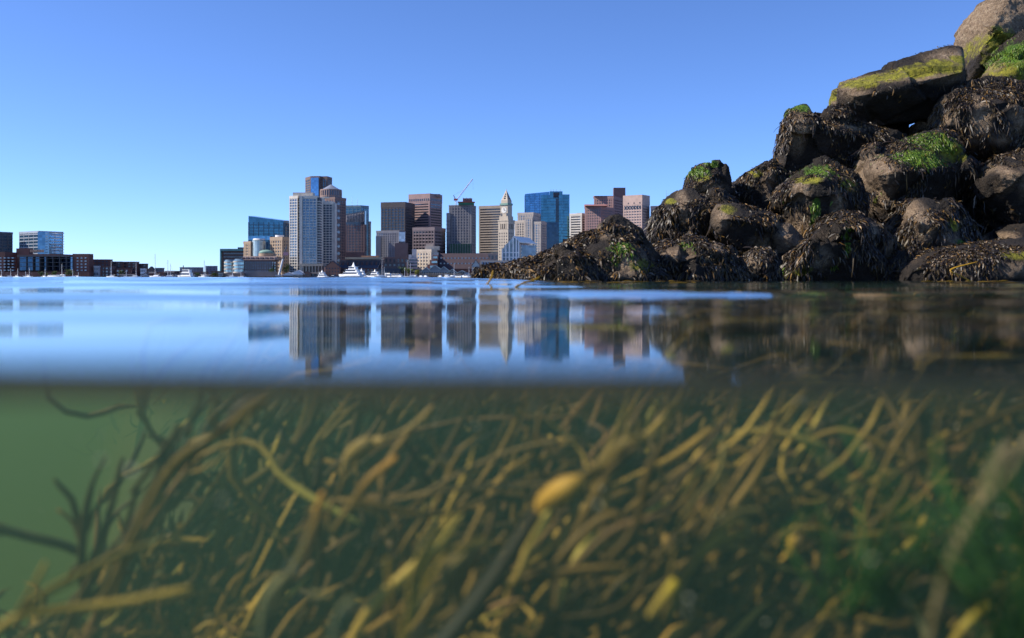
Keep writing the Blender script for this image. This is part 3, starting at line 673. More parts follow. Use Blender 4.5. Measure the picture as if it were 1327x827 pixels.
# pale tower, pink towers
r, P, z = tower('residential_tower', 'pale banded tower half hidden behind the front weed covered mound', 738.5, 754, 760, 277, 1600, .6, S(G_DARK, C_PALE, fl=4.2, sp=.5, bay=30, pf=.06))
ebox('penthouse', 747, 757, 276, 1612, 14, C_WHITE, root=r, yb=279)
st = S(G_BLK, plain((.27, .165, .155)), fl=4.4, sp=.42, bay=4.4, pf=.42)
r, P, z = tower('office_tower', 'reddish granite tower with stepped sloping tops and a dark box above', 758, 779, 796, 268, 1560, .6, st)
block(r, corners(770, 795, 808, 1600, .5), GZ, WZ(255, 1600), st, True, 'rear_glazing', 'rear_facade')
Ys = 1558
c = MB(); c.loft([[(X, Ys, WZ(268, Ys) + 1.5), (X, Ys + 32, WZ(263, Ys)), (X, Ys + 34, WZ(268, Ys) + 1.4)] for X in (WX(759, Ys), WX(788, Ys))]); c.build('sloped_roof', plain((.30, .14, .12)), r)
c = MB(); c.loft([[(X, 1604, WZ(256, 1600) + 3), (X, 1632, WZ(252, 1600)), (X, 1634, WZ(255, 1600))] for X in (WX(771, 1600), WX(797, 1600))]); c.build('upper_sloped_roof', plain((.25, .14, .13)), r)
ebox('rooftop_box', 794.5, 810.5, 243.3, 1630, 25, plain((.13, .085, .09)), root=r, yb=256)
r, P, z = tower('office_tower', 'pink beige banded tower with dark openings near its top, beside the reddish one', 808, 832, 841.5, 255.5, 1500, .7, S(G_DARK, plain((.47, .33, .28)), fl=4.3, sp=.55, bay=4.4, pf=.3, ch=15))
c = MB(); e = ((P[0][0] - P[3][0]), (P[0][1] - P[3][1])); L_ = math.hypot(*e); e = (e[0] / L_, e[1] / L_)
for i in range(6): pier(c, lerp2(P[3], P[0], .12 + i * .155), e, 2.6, WZ(270, 1500), WZ(267, 1500), 1.0)
for i in (1, 3, 5): pier(c, lerp2(P[3], P[0], .12 + i * .155), e, 1.6, WZ(263.6, 1500), WZ(262, 1500), 1.0)
build_each(c, 'crown_opening', G_BLK, r)
tower('office_tower', 'edge of a pink tower peeking out beside the weedy rocks', 843.5, 856, 866, 267.5, 1500, .35, S(G_DARK, plain((.5, .33, .27)), fl=4.3, sp=.5, bay=4.4, pf=.3))
c = MB(); c.bar((WX(863.5, 1540), 1540, WZ(269, 1540)), (WX(863.5, 1540), 1540, WZ(247, 1540)), .5, 5, .15)
tag(c.build('radio_mast', C_GREY, origin=(WX(863.5, 1540), 1540, WZ(269, 1540))), 'thin mast on the roof edge next to the weedy rocks', 'mast')

# ---- low waterfront, middle
Yl = 1290
r = empty('parking_garage', (WX(468, Yl), Yl, GZ), 'long flat roofed garage with an ochre roof edge behind the boats', 'garage')
ebox('deck', 440, 497, 337, Yl, 30, plain((.13, .1, .1)), root=r); ebox('roof_edge', 447, 498, 333.5, Yl - 2, 34, plain((.50, .37, .24)), root=r, yb=336)
ebox('roof_house', 468, 492, 331.5, Yl + 10, 15, plain((.33, .2, .13)), root=r, yb=333.4)
c = MB()
for k in range(9): c.box(WX(442 + k * 6, Yl), WX(446.2 + k * 6, Yl), Yl - .3, Yl + 2, WZ(344, Yl), WZ(338.5, Yl))
build_each(c, 'opening', C_SLATE, r)
lowblock('brick_warehouse', 'long dark brick row with many chimneys behind the big yacht', 440, 492, 343, 1265, 18, C_DBRICK, gab='x', rows=2, chim=8)
r = lowblock('brick_warehouse', 'red brick gabled warehouse behind the moored motorboats', 421.5, 442, 338.5, 1250, 26, plain((.36, .16, .10)), gab='y', rows=3, cols=5, win=C_DGREY)
r = empty('aquarium_pavilion', (WX(404, 1262), 1262, GZ), 'beige flat roofed building with tall piers beside the brick gable', 'building')
ebox('hall', 391, 421, 345, 1262, 24, plain((.22, .19, .16)), root=r); ebox('roof_slab', 387, 422, 341.5, 1259, 28, plain((.48, .40, .30)), root=r, yb=345)
ebox('roof_plant', 396, 404, 338.5, 1266, 12, C_WHITE, root=r, yb=341.4); ebox('roof_plant', 407, 412, 339.5, 1268, 10, C_STEEL, root=r, yb=341.4)
c = MB()
for k in range(9): c.box(WX(388 + k * 4, 1260), WX(389.6 + k * 4, 1260), 1259.4, 1261.9, GZ, WZ(345, 1260))
build_each(c, 'pier', plain((.45, .38, .29)), r)
lowblock('wharf_hut', 'small brown gabled hut by the white tent', 393, 404, 352, 1240, 12, plain((.28, .14, .09)), gab='y', rows=1, cols=3)
lowblock('wharf_hut', 'dark long hut right of the brown gabled hut', 403, 421, 353, 1242, 10, C_DBROWN, gab='x', rows=1)
Yw = 1236
r = empty('tent', (WX(380, Yw), Yw, GZ), 'white pitched marquee tent on the quay under the left pale tower', 'tent')
c = MB()
for x0, xr_, x1, yt, yb, d in ((363, 374, 381, 353, 357, 0), (371, 386, 394, 350, 356, 2)):
    zt, zb = WZ(yt, Yw), WZ(yb, Yw); X = [WX(q, Yw) for q in (x0, xr_, x1)]
    for xa, za, xb2, zb2 in ((X[0], zb, X[1], zt), (X[1], zt, X[2], zb + .8)):
        c.loft([[(xa, y, za - .3), (xb2, y, zb2 - .3), (xb2, y, zb2), (xa, y, za)] for y in (Yw + d, Yw + d + 14)])
    c.loft([[(X[0] + 1, y, zb), (X[2] - 1, y, zb), (X[1], y, zt - .35)] for y in (Yw + d + .5, Yw + d + .9)])
c.build('canopy', plain((.82, .82, .82), .6, .03), r)
c = MB()
for k in range(8): c.bar((WX(365 + k * 3.7, Yw), Yw + .6, GZ), (WX(365 + k * 3.7, Yw), Yw + .6, WZ(356, Yw)), .2, 5)
build_each(c, 'pole', C_WHITE, r)
c = MB(); c.box(WX(366, Yw), WX(391, Yw), Yw + 8, Yw + 9, GZ, GZ + 2.4); c.build('back_wall', C_WHITE, r)
# cream office block, sloping brick hotel, pavilion
r, P, z = tower('office_block', 'cream block with square windows behind the waterfront pavilion', 537, 559, 566, 324, 1340, .6, S(G_GREY, plain((.58, .48, .38)), fl=4.4, sp=.5, bay=5, pf=.45))
ebox('penthouse', 551, 570, 319, 1362, 20, plain((.55, .47, .38)), root=r, yb=324); ebox('stair_box', 552, 562, 316.5, 1366, 10, plain((.5, .4, .32)), root=r, yb=319.1)
r = empty('stepped_block', (WX(533, 1335), 1335, GZ), 'small white block stepping down beside the cream block', 'building')
for i, (x0, x1, yt) in enumerate(((534, 540, 323), (529.5, 534, 330), (527, 529.5, 337), (531, 541, 334))): ebox('step', x0, x1, yt, 1333 - i * 2 + (i > 2) * -4, 22, plain((.5, .48, .47)), root=r)
c = MB()
for j in range(5): c.box(WX(530, 1325), WX(541, 1325), 1326 - 3.4, 1327, 6 + j * 4.3, 8 + j * 4.3)
build_each(c, 'window', G_DARK, r)
Ym = 1275
r = empty('brick_hotel', (WX(595, Ym), Ym, GZ), 'long brick hotel with a steep dark slate roof and stepped left end', 'hotel')
ebox('wall', 557, 638, 348.5, Ym, 40, C_DBRICK, root=r)
c = MB(); c.loft([[(X0, Ym - 1, WZ(348.4, Ym)), (X1, Ym + 16, WZ(328, Ym)), (X1, Ym + 26, WZ(328, Ym)), (X0, Ym + 41, WZ(348.4, Ym))] for X0, X1 in ((WX(565, Ym), WX(567, Ym)), (WX(640, Ym), WX(631, Ym)))]); c.build('roof', plain((.075, .05, .055), .7), r)
c = MB()
for i in range(14):
    for j in range(2):
        yy = 334 + j * 7; dpt = (348.4 - yy) / 20.4 * 17; c.box(WX(570 + i * 4.6, Ym), WX(571.8 + i * 4.6, Ym), Ym - 2 + dpt, Ym + 3 + dpt, WZ(yy + 1.4, Ym), WZ(yy - .4, Ym))
build_each(c, 'dormer', glassm((.2, .24, .3), .3), r)
c = MB()
for i, (x0, yt) in enumerate(((561, 331), (557.5, 337), (554, 343), (550.5, 348))): c.box(WX(x0, Ym), WX(567.5, Ym), Ym - 4 - i * 1.5, Ym + 36, GZ, WZ(yt, Ym))
c.build('stepped_end', plain((.30, .13, .095)), r)
c = MB()
for i, yy in enumerate((332.5, 338.5, 344.5)): c.box(WX(562 - i * 2, Ym), WX(567.3, Ym), Ym - 9.2 + 1, Ym, WZ(yy + 2.6, Ym), WZ(yy, Ym))
build_each(c, 'balcony_window', glassm((.3, .42, .45), .4), r)
ebox('roof_ridge_box', 562, 568.5, 327, Ym + 12, 16, plain((.3, .36, .36)), root=r, yb=331)
Yp = 1232
r = empty('waterfront_pavilion', (WX(565, Yp), Yp, GZ), 'low white and grey waterfront restaurant with several green gabled roofs', 'restaurant')
ebox('terrace', 545, 612, 356.5, Yp - 2, 20, plain((.3, .22, .15)), root=r)
for x0, x1, yt in ((546, 558, 347), (557, 570, 344), (569, 581, 346), (580, 592, 349), (590, 607, 351)):
    c = MB(); xa, xb2 = WX(x0, Yp), WX(x1, Yp); zt, zm = WZ(yt, Yp), WZ(min(yt + 5, 355), Yp); xm = (xa + xb2) / 2
    c.loft([[(xa + .4, y, WZ(356.4, Yp)), (xb2 - .4, y, WZ(356.4, Yp)), (xb2 - .4, y, zm), (xm, y, zt - .5), (xa + .4, y, zm)] for y in (Yp + 1, Yp + 14)]); gw = c.build('gable_wall', plain((.26, .29, .31)), r)
    c = MB()
    for s_, Xe in ((-1, xa), (1, xb2)): c.loft([[(Xe + s_ * .7, y, zm - .5), (xm, y, zt - .3), (xm, y, zt + .6), (Xe + s_ * .7, y, zm + .4)] for y in (Yp - .2, Yp + 15)])
    c.build('roof', plain((.36, .44, .44), .5), gw)
    c = MB()
    for k in range(5): c.box(xa + 1 + k * 2.2, xa + 2.2 + k * 2.2, Yp + .8, Yp + 2, WZ(355.8, Yp), WZ(352.6, Yp))
    build_each(c, 'window', G_BLK, gw)
c = MB()
for k in range(22): c.bar((WX(546 + k * 3, Yp - 3), Yp - 3, -3), (WX(546 + k * 3, Yp - 3), Yp - 3, WZ(354.8, Yp)), .25, 5)
c.bar((WX(546, Yp), Yp - 3, WZ(355, Yp)), (WX(611, Yp), Yp - 3, WZ(355, Yp)), .15, 4); c.build('railing', plain((.4, .3, .2)), r)
r = lowblock('wharf_warehouse', 'white gable end of the long brick wharf block right of the restaurant', 611.5, 622, 337, 1240, 60, plain((.6, .55, .48)), gab='y', rows=4, cols=3, win=C_DGREY)
r = empty('wharf_block', (WX(660, 1248), 1248, GZ), 'long red brick wharf block with a row of roof dormers, right of the white gable', 'wharf building')
ebox('wall', 622.4, 712, 344, 1248, 30, C_DBRICK, root=r)
c = MB(); c.loft([[(X, 1247.5, WZ(344, 1248) + .02), (X, 1255, WZ(337.5, 1248)), (X, 1272, WZ(337.5, 1248)), (X, 1279, WZ(344, 1248))] for X in (WX(622.4, 1248), WX(712, 1248))]); c.build('roof', plain((.085, .095, .115)), r)
c = MB(); d = MB()
for i in range(24):
    xx = 624 + i * 3.6; d.box(WX(xx, 1248), WX(xx + 1.9, 1248), 1248.2, 1256, WZ(343, 1248), WZ(339.4, 1248))
    for j in range(3): c.box(WX(xx, 1248), WX(xx + 1.3, 1248), 1247.75, 1249, WZ(357 - j * 4.2, 1248), WZ(355 - j * 4.2, 1248))
build_each(c, 'window', plain((.4, .38, .38)), r); build_each(d, 'dormer', plain((.24, .3, .38), .4), r)
lowblock('office_block', 'low white flat block above the weedy shore, right of the glazed gable', 694, 716, 331, 1320, 20, C_WHITE, rows=2)
lowblock('office_block', 'dark low block under the stepped grey tower, by the garage', 497, 527, 341, 1270, 25, plain((.11, .085, .085)), rows=3)
lowblock('office_block', 'long low brown block over the garage roof beside the cream block', 498, 531, 334, 1380, 25, plain((.17, .12, .115)), rows=3)
lowblock('harbour_shed', 'low dark blue grey shed on the quay behind the sailing boats', 489, 520, 349, 1240, 12, plain((.06, .075, .1)), rows=1)
# derrick with flag
r = empty('mobile_crane', (WX(361, 1228), 1228, GZ), 'slanting white crane boom with a flag, left of the white tent', 'crane')
c = MB(); c.bar((WX(361, 1228), 1228, GZ), (WX(366.5, 1230), 1230, WZ(336, 1230)), 1.5, 6, 1.1); c.build('boom', plain((.62, .64, .66)), r)
c = MB(); lattice(c, (WX(366.5, 1230), 1230, WZ(336, 1230)), (WX(371.5, 1232), 1232, WZ(319, 1232)), .9, 8); c.build('jib', plain((.10, .12, .16)), r)
c = MB(); xx, zz = WX(367, 1229), WZ(331, 1229)
for k in range(5): c.box(xx, xx + 6.5, 1229, 1229.2, zz + k * .8, zz + k * .8 + .78)
fo = c.build('flag', plain((.55, .28, .30), .8, .3, 2), r)
c = MB(); c.box(WX(357, 1228), WX(364, 1228), 1226.5, 1230, GZ + .02, GZ + 2.2); c.build('cab', plain((.5, .5, .48)), r)

# ---- trees on the shore
leafm = plain((.10, .13, .025), .7, .5, .8); leafm2 = plain((.06, .10, .03), .7, .5, .8); bark = plain((.06, .045, .03), .9)
def tree(label, px, ybase, yt, wpx, Y, mt, n=420, cat='tree'):
    x = WX(px, Y); zt = WZ(yt, Y); hh = zt - GZ; r0 = wpx / 2 * Y / F
    r = empty('tree', (x, Y, GZ), label, cat)
    c = MB(); c.bar((x, Y, GZ - .3), (x + .3, Y, GZ + hh * .6), .45, 7, .2)
    for k in range(5):
        a = k * 1.3; c.bar((x + .2, Y, GZ + hh * (.3 + .05 * k)), (x + math.cos(a) * r0 * .6, Y + math.sin(a) * r0 * .6, GZ + hh * (.55 + .06 * k)), .18, 5, .06)
    c.build('trunk', bark, r)
    c = MB(); lobes = [(random.gauss(0, .38), random.gauss(0, .38), random.uniform(.35, .82)) for _ in range(9)]
    for _ in range(n):
        lx, ly, lz = random.choice(lobes); v = Vector((random.gauss(0, 1), random.gauss(0, 1), random.gauss(0, 1))).normalized() * random.uniform(.6, 1) * .34
        p = Vector((x + (lx + v.x) * r0, Y + (ly + v.y) * r0, GZ + min(1, lz + v.z * .55) * hh)); s_ = random.uniform(.35, .8)
        a = Vector((random.gauss(0, 1), random.gauss(0, 1), random.gauss(0, 1))).normalized(); b = a.orthogonal().normalized()
        c.add([p + a * s_, p + b * s_ * .7, p - a * s_, p - b * s_ * .7], [(0, 1, 2, 3)])
    c.build('crown', mt, r)
tree('olive tree at the right end of the courthouse front', 89, 360, 348.5, 13, 1236, leafm)
tree('yellowish tree low in front of the curved courthouse glass', 68, 360, 351, 13, 1238, leafm)
tree('small dark tree left of the yellowish courthouse tree', 55, 360, 352, 9, 1240, leafm2, 260)
tree('large leafy tree between the brown wharf building and the crane boom', 351, 360, 343, 18, 1243, leafm2, 700)
tree('yellow green tree right of the crane boom', 371, 360, 341.5, 11, 1250, leafm)
tree('rounded tree at the left end of the white gabled restaurant', 530, 360, 347, 15, 1236, leafm, 520)
tree('dark tree behind the sailing masts in mid harbour', 522, 360, 345, 14, 1248, leafm2)
tree('slanting yellow shrub on the restaurant terrace', 541, 358, 349, 9, 1231, plain((.2, .2, .02), .7, .4, .8), 260, 'shrub')

tree('bushy dark tree in the low left row, right of the stepped block', 157, 360, 350, 9, 1262, leafm2, 260)
tree('round olive tree near the grey shed by the open gap', 196, 360, 352, 9, 1280, leafm, 260)
tree('low dark tree in the gap right of the white motor yacht', 256, 360, 353, 9, 1290, leafm2, 260)
tree('small tree between the distant rightmost grey block and the glass bays', 279, 360, 353, 8, 1290, leafm, 260)
tree('small green tree at the foot of the stepped pale stone tower', 690, 358, 349, 9, 1240, leafm, 260)
# ---- boats
hullw = plain((.86, .86, .85), .35, .03); hullb = plain((.03, .045, .09), .3); mastm = plain((.62, .62, .64), .4); winm = G_BLK
def hull(mb, x, Y, L_, Bm, hgt, dirn=1, yaw=0, draft=.5):
    ca, sa = math.cos(yaw), math.sin(yaw); rings = []
    for k in range(9):
        u = k / 8; bw = Bm / 2 * (1 - max(0, (u - .45) / .55) ** 2.2) * (.86 + .14 * min(1, u * 3)); sh = hgt * (1 + .35 * max(0, u - .4))
        xx = (u - .5) * L_ * dirn; bw = max(bw, .05)
        ring = [(xx - .06 * L_ * dirn * (u > .8), -bw * .55, -draft), (xx, -bw, sh * .55), (xx + .02 * L_ * dirn * (u > .8), -bw, sh), (xx + .02 * L_ * dirn * (u > .8), bw, sh), (xx, bw, sh * .55), (xx - .06 * L_ * dirn * (u > .8), bw * .55, -draft)]
        rings.append([(x + a * ca - b * sa, Y + a * sa + b * ca, z) for a, b, z in ring])
    mb.loft(rings if dirn > 0 else rings[::-1])
def rot(x, Y, yaw): 
    ca, sa = math.cos(yaw), math.sin(yaw)
    return lambda a, b, z: (x + a * ca - b * sa, Y + a * sa + b * ca, z)
def deckbox(mb, T, x0, x1, b0, z0, z1, rake=.6, dirn=1):
    mb.loft([[T(x0 * dirn, -b0, z0), T(x1 * dirn, -b0, z0), T(x1 * dirn, b0, z0), T(x0 * dirn, b0, z0)][::1], [T((x0 + rake * .2) * dirn, -b0 * .92, z1), T((x1 - rake) * dirn, -b0 * .92, z1), T((x1 - rake) * dirn, b0 * .92, z1), T((x0 + rake * .2) * dirn, b0 * .92, z1)]])
def sailboat(label, px, yt, Y, L_=10, dirn=1, yaw=0, hm=None, sail=None):
    L_ *= 1.25; x = WX(px, Y); r = empty('sailboat', (x, Y, 0), label, 'sailboat', 'sailing boats moored across the harbour'); T = rot(x, Y, yaw)
    c = MB(); hull(c, x, Y, L_, L_ * .3, L_ * .11, dirn, yaw); c.build('hull', hm or hullw, r)
    c = MB(); deckbox(c, T, -L_ * .22, L_ * .2, L_ * .08, L_ * .11, L_ * .18, L_ * .08, dirn); c.build('cabin', hullw, r)
    zt = WZ(yt, Y); c = MB(); c.bar(T(L_ * .06 * dirn, 0, L_ * .1), T(L_ * .06 * dirn, 0, zt), .30, 6, .2)
    c.bar(T(L_ * .06 * dirn, -.9, zt * .6), T(L_ * .06 * dirn, .9, zt * .6), .07, 4); c.build('mast', mastm, r)
    c = MB(); c.bar(T(L_ * .06 * dirn, 0, L_ * .24), T(-L_ * .34 * dirn, 0, L_ * .25), .12 if not sail else .4, 6); c.build('boom', sail or mastm, r)
    c = MB()
    for e_ in (.5, -.5): c.bar(T(L_ * e_ * dirn, 0, L_ * .12), T(L_ * .06 * dirn, 0, zt), .035, 3)
    build_each(c, 'stay', C_GREY, r)
    return r
def motorboat(label, px, yt, Y, L_, dirn=1, yaw=0, decks=2, hm=None, fly=True, cat='motorboat', mast=True):
    L_ *= 1.2; x = WX(px, Y); zt = WZ(yt, Y); r = empty('motor_yacht' if decks > 2 else 'motorboat', (x, Y, 0), label, cat, 'motorboats moored across the harbour'); T = rot(x, Y, yaw)
    hh = L_ * .10; c = MB(); hull(c, x, Y, L_, L_ * .27, hh, dirn, yaw); c.build('hull', hm or hullw, r)
    z = hh * 1.02; top = zt * (.72 if mast else .97); dh = (top - z) / decks; xa, xb = -.42 * L_, .26 * L_; bw = L_ * .105
    for k in range(decks):
        c = MB(); deckbox(c, T, xa, xb, bw, z, z + dh * .94, L_ * .05, dirn); dk = c.build('deck_house', hullw, r)
        c = MB(); deckbox(c, T, xa + .06 * L_, xb - .015 * L_, bw + .09, z + dh * .34, z + dh * .72, L_ * .03, dirn); build_each(c, 'window', winm, dk)
        c = MB(); deckbox(c, T, xa - .04 * L_, xb - L_ * .03, bw + .25, z + dh * .945, z + dh * 1.0, .1, dirn); c.build('deck_edge', hullw, dk)
        z += dh; xa += .07 * L_; xb -= .11 * L_; bw *= .86
    if mast:
        c = MB(); m0 = (xa + xb) / 2; c.loft([[T(m0 * dirn + a * q_, b * q_, zz) for a, b in ((-L_ * .06, -1), (L_ * .06, -1), (L_ * .06, 1), (-L_ * .06, 1))] for zz, q_ in ((z, 1), ((z + zt) / 2, .5), (zt, .08))]); c.build('radar_mast', hullw, r)
    c = MB()
    for k in range(7): c.bar(T((.12 + k * .055) * L_ * dirn, -L_ * .1 * (1 - k / 7) - .05, hh * 1.05), T((.12 + k * .055) * L_ * dirn, -L_ * .1 * (1 - k / 7) - .05, hh * 1.05 + 1), .04, 4)
    c.bar(T(.12 * L_ * dirn, -L_ * .1, hh + 1.1), T(.45 * L_ * dirn, -.3, hh + 1.2), .05, 4); c.build('rail', mastm, r)
    return r
motorboat('white motor yacht alone in the open harbour gap with a dark funnel mast', 240, 349, 1100, 19, -1, -0.46, 2, mast=False, cat='yacht')
c = MB(); c.bar((WX(237.5, 1101), 1101, 7), (WX(237.5, 1101), 1101, WZ(344, 1101)), .6, 6, .45); c.build('funnel_mast', C_DBROWN, bpy.data.objects['motorboat'])
motorboat('long low white boat under the courthouse glass front', 72, 356.2, 1100, 18, 1, -0.46, 1, mast=False)
motorboat('short white cruiser near the olive courthouse tree', 82, 355.5, 1120, 8, 1, -0.54, 1, mast=False)
for a in (('thin masted sailboat at the far left edge under the brick wing', 1.5, 350, 1150, 9), ('sailboat before the left courthouse wing, second mast from the photo edge', 13, 348, 1150, 10), ('sailboat at the left end of the curved glass', 22.5, 348, 1120, 9),
          ('short masted sailboat before the curved glass', 32.5, 352, 1160, 8), ('tall masted sailboat before the left part of the curved glass', 37.5, 347, 1110, 10), ('sailboat whose mast stands at the middle of the curved glass', 58, 348.5, 1150, 9),
          ('sailboat with its mast rising above the courthouse tree group', 81, 342, 1100, 10), ('sailboat by the right courthouse wing', 95, 349, 1170, 9), ('short sailboat under the right courthouse wing windows', 101, 353, 1150, 8),
          ('tall sailboat before the flats beside the courthouse', 145, 338, 1120, 11), ('sailboat in front of the reddish brick house', 163, 350, 1150, 9), ('sailboat with the tallest mast of the low left row', 175.5, 340, 1090, 11),
          ('white sailboat with a tall mast alone before the grey shed', 202, 329, 1080, 13), ('sailboat with a tall slanting forestay in front of the dark boathouse', 218.5, 337, 1100, 12), ('smaller sailboat right beside the slanting forestay one', 221.5, 342, 1120, 9),
          ('sailboat on the left before the distant grey blocks', 264, 337.5, 1100, 11), ('sailboat mast close to the distant rightmost grey block', 267.5, 344, 1120, 9)):
    sailboat(*a, dirn=random.choice((-1, 1)), yaw=random.uniform(-.5, .5))
sailboat('sailboat moored at the round glass bays', 300.5, 345, 1150, 11, 1); sailboat('small sailboat under the brown wharf building', 313, 349, 1160, 9, -1)
motorboat('small white workboat with dark wheelhouse by the brown huts', 419, 350, 1130, 13, 1, -0.54, 2, mast=True)
c = MB(); x = WX(425, 1140); hull(c, x, 1140, 30, 7, 2.2, 1); r = empty('barge', (x, 1140, 0), 'long dark flat barge under the brick gable', 'barge'); c.build('hull', C_SLATE, r)
c = MB(); c.box(x - 11, x - 6, 1138.5, 1141.5, 2.21, 5); c.build('deck_cabin', C_DBROWN, r)
motorboat('largest white motor yacht, three decks and a pointed mast', 454, 340, 1060, 27, -1, -0.54, 3, cat='yacht')
motorboat('white cruiser right beside the largest yacht', 470, 347.5, 1080, 12, 1, -0.62, 2)
motorboat('white motorboat with dark windows, second right of the largest yacht', 484, 349, 1090, 14, -1, -0.54, 2)
sailboat('white sailboat with a tall mast and a furled sail right of the motorboats', 494, 336, 1080, 13, 1, .3)
sailboat('sailboat with blue hull and leaning stay in mid harbour', 499, 346, 1100, 11, -1, .2, hullb)
motorboat('white cabin boat left of the rounded shore tree', 504, 354, 1080, 9, 1, -0.62, 1, mast=False)
motorboat('broad white ferry boat with flat roof before the rounded shore tree', 514, 355, 1110, 15, 1, -0.46, 1, mast=False, cat='ferry')
sailboat('sailboat mast at the left of the restaurant', 523.5, 347, 1130, 10, 1, .1); sailboat('tall sailboat mast rising in front of the cream block', 533, 341, 1110, 12, -1, .1)
motorboat('small white cruiser with rounded wheelhouse under the dormered hotel roof', 580, 355.5, 1050, 8, 1, -0.78, 2, mast=False)
motorboat('white speedboat nearest to the left tip of the weedy shore', 594, 357, 1060, 9, -1, -0.70, 1, mast=False); motorboat('white sport boat left of the white gable end', 605, 356.5, 1100, 9, 1, -0.78, 1, mast=False)
sailboat('sailboat with thick tall mast in front of the dormered hotel roof', 589.5, 341.5, 1110, 12, -1, .2); sailboat('sailboat with thinner mast just left of the white gable', 607, 346, 1130, 10, 1, .2)
first = None
for x, Y in ((432, 1150), (448, 1170), (477, 1120), (489, 1150), (507, 1130), (519, 1090), (538, 1120), (546, 1160), (552, 1130), (571, 1140), (586, 1110), (600, 1140)):
    X = WX(x, Y)
    if first is None:
        first = empty('dinghy', (X, Y, 0), 'tiny white cabin dinghy on the water between the largest yacht and the white gable', 'dinghy', 'tiny dinghies off the middle quay'); c = MB(); hull(c, X, Y, 8, 2.8, 1.1, 1, -.5); c.build('hull', hullw, first)
        c = MB(); deckbox(c, rot(X, Y, -.5), -2.2, 1.6, 1.0, 1.1, 2.8, .6, 1); c.build('cabin', hullw, first)
    else:
        d = first.copy(); COL.objects.link(d); d.location = (X, Y, 0)
        for ch in first.children: e = ch.copy(); COL.objects.link(e); e.parent = d
for i, (x, w_) in enumerate(((333, 20), (560, 26))):
    c = MB(); Y = 1222; X = WX(x, Y); c.box(X - w_, X + w_, Y - 3, Y + 1, .3, 1.0)
    for k in range(8): c.bar((X - w_ + k * w_ * 2 / 7, Y - 3.3, -3), (X - w_ + k * w_ * 2 / 7, Y - 3.3, 2.4), .25, 6)
    tag(c.build('dock', plain((.24, .19, .15)), origin=(X, Y, 0)), ('floating dock before the brown wharf building', 'floating dock in front of the gabled restaurant')[i], 'dock')
# ------------------------------------------------------------------ boulders
def rock_mat():
    m, t, b, N, L = node_mat('granite')
    tc = N.new('ShaderNodeTexCoord'); at = N.new('ShaderNodeAttribute'); at.attribute_name = 'growth_and_lit'
    sp = N.new('ShaderNodeSeparateColor'); L.new(at.outputs['Color'], sp.inputs[0])
    def noise(sc, det=6, rough=.6):
        n = N.new('ShaderNodeTexNoise'); n.inputs['Scale'].default_value = sc; n.inputs['Detail'].default_value = det; n.inputs['Roughness'].default_value = rough
        L.new(tc.outputs['Object'], n.inputs['Vector']); return n.outputs[0]
    def ramp(src, *st):
        r = N.new('ShaderNodeValToRGB'); e = r.color_ramp.elements
        while len(e) < len(st): e.new(.5)
        for i, (p, c) in enumerate(st): e[i].position = p; e[i].color = (*c, 1)
        L.new(src, r.inputs[0]); return r.outputs[0]
    def mix(f, a, b_):
        x = N.new('ShaderNodeMix'); x.data_type = 'RGBA'
        if isinstance(f, float): x.inputs[0].default_value = f
        else: L.new(f, x.inputs[0])
        L.new(a, x.inputs[6]); L.new(b_, x.inputs[7]); return x.outputs[2]
    def math_(op, a, b_):
        x = N.new('ShaderNodeMath'); x.operation = op
        for i, q in enumerate((a, b_)):
            if isinstance(q, (int, float)): x.inputs[i].default_value = q
            else: L.new(q, x.inputs[i])
        x.use_clamp = op == 'MULTIPLY' and b_ in (3, 4); return x.outputs[0]
    wet_shade = ramp(noise(5, 8, .7), (.32, (.012, .009, .007)), (.52, (.03, .021, .014)), (.72, (.10, .068, .043)))  # wet stone, darkened further to put the shade of the faces into colour
    bare_lit = ramp(noise(16, 8, .75), (.3, (.15, .10, .06)), (.5, (.34, .235, .145)), (.7, (.56, .43, .29)))  # bare tan stone, brightened to paint sunlight on the lit faces
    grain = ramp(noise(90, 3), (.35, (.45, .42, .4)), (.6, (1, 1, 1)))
    base = mix(math_('MULTIPLY', sp.outputs[2], 1.0), wet_shade, bare_lit)
    mu = N.new('ShaderNodeMix'); mu.data_type = 'RGBA'; mu.blend_type = 'MULTIPLY'; mu.inputs[0].default_value = .75
    L.new(base, mu.inputs[6]); L.new(grain, mu.inputs[7])
    green = ramp(noise(22, 6), (.3, (.03, .07, .008)), (.55, (.09, .19, .012)), (.75, (.19, .32, .02)))
    yel = ramp(noise(18, 6), (.3, (.09, .085, .012)), (.55, (.26, .24, .02)), (.75, (.44, .40, .03)))
    brk = noise(9, 8, .7)
    brk2 = math_('MULTIPLY', brk, 1.5); fg = math_('MULTIPLY', math_('SUBTRACT', math_('ADD', sp.outputs[0], brk2), 1.22), 4)
    fy = math_('MULTIPLY', math_('SUBTRACT', math_('ADD', sp.outputs[1], brk2), 1.25), 3)
    c = mix(fy, mu.outputs[2], yel); c = mix(fg, c, green); L.new(c, b.inputs['Base Color'])
    b.inputs['Roughness'].default_value = .75; b.inputs['Specular IOR Level'].default_value = .35
    bp = N.new('ShaderNodeBump'); bp.inputs['Strength'].default_value = 1; bp.inputs['Distance'].default_value = .06
    L.new(noise(28, 9, .7), bp.inputs['Height']); L.new(bp.outputs[0], b.inputs['Normal'])
    return m
GRANITE = rock_mat()
def weed_mat():
    m, t, b, N, L = node_mat('rockweed')
    at = N.new('ShaderNodeAttribute'); at.attribute_name = 'tint'; L.new(at.outputs['Color'], b.inputs['Base Color'])
    b.inputs['Roughness'].default_value = .45; b.inputs['Specular IOR Level'].default_value = .35
    return m
WEED = weed_mat()
NO_SKIP = np.zeros(0)
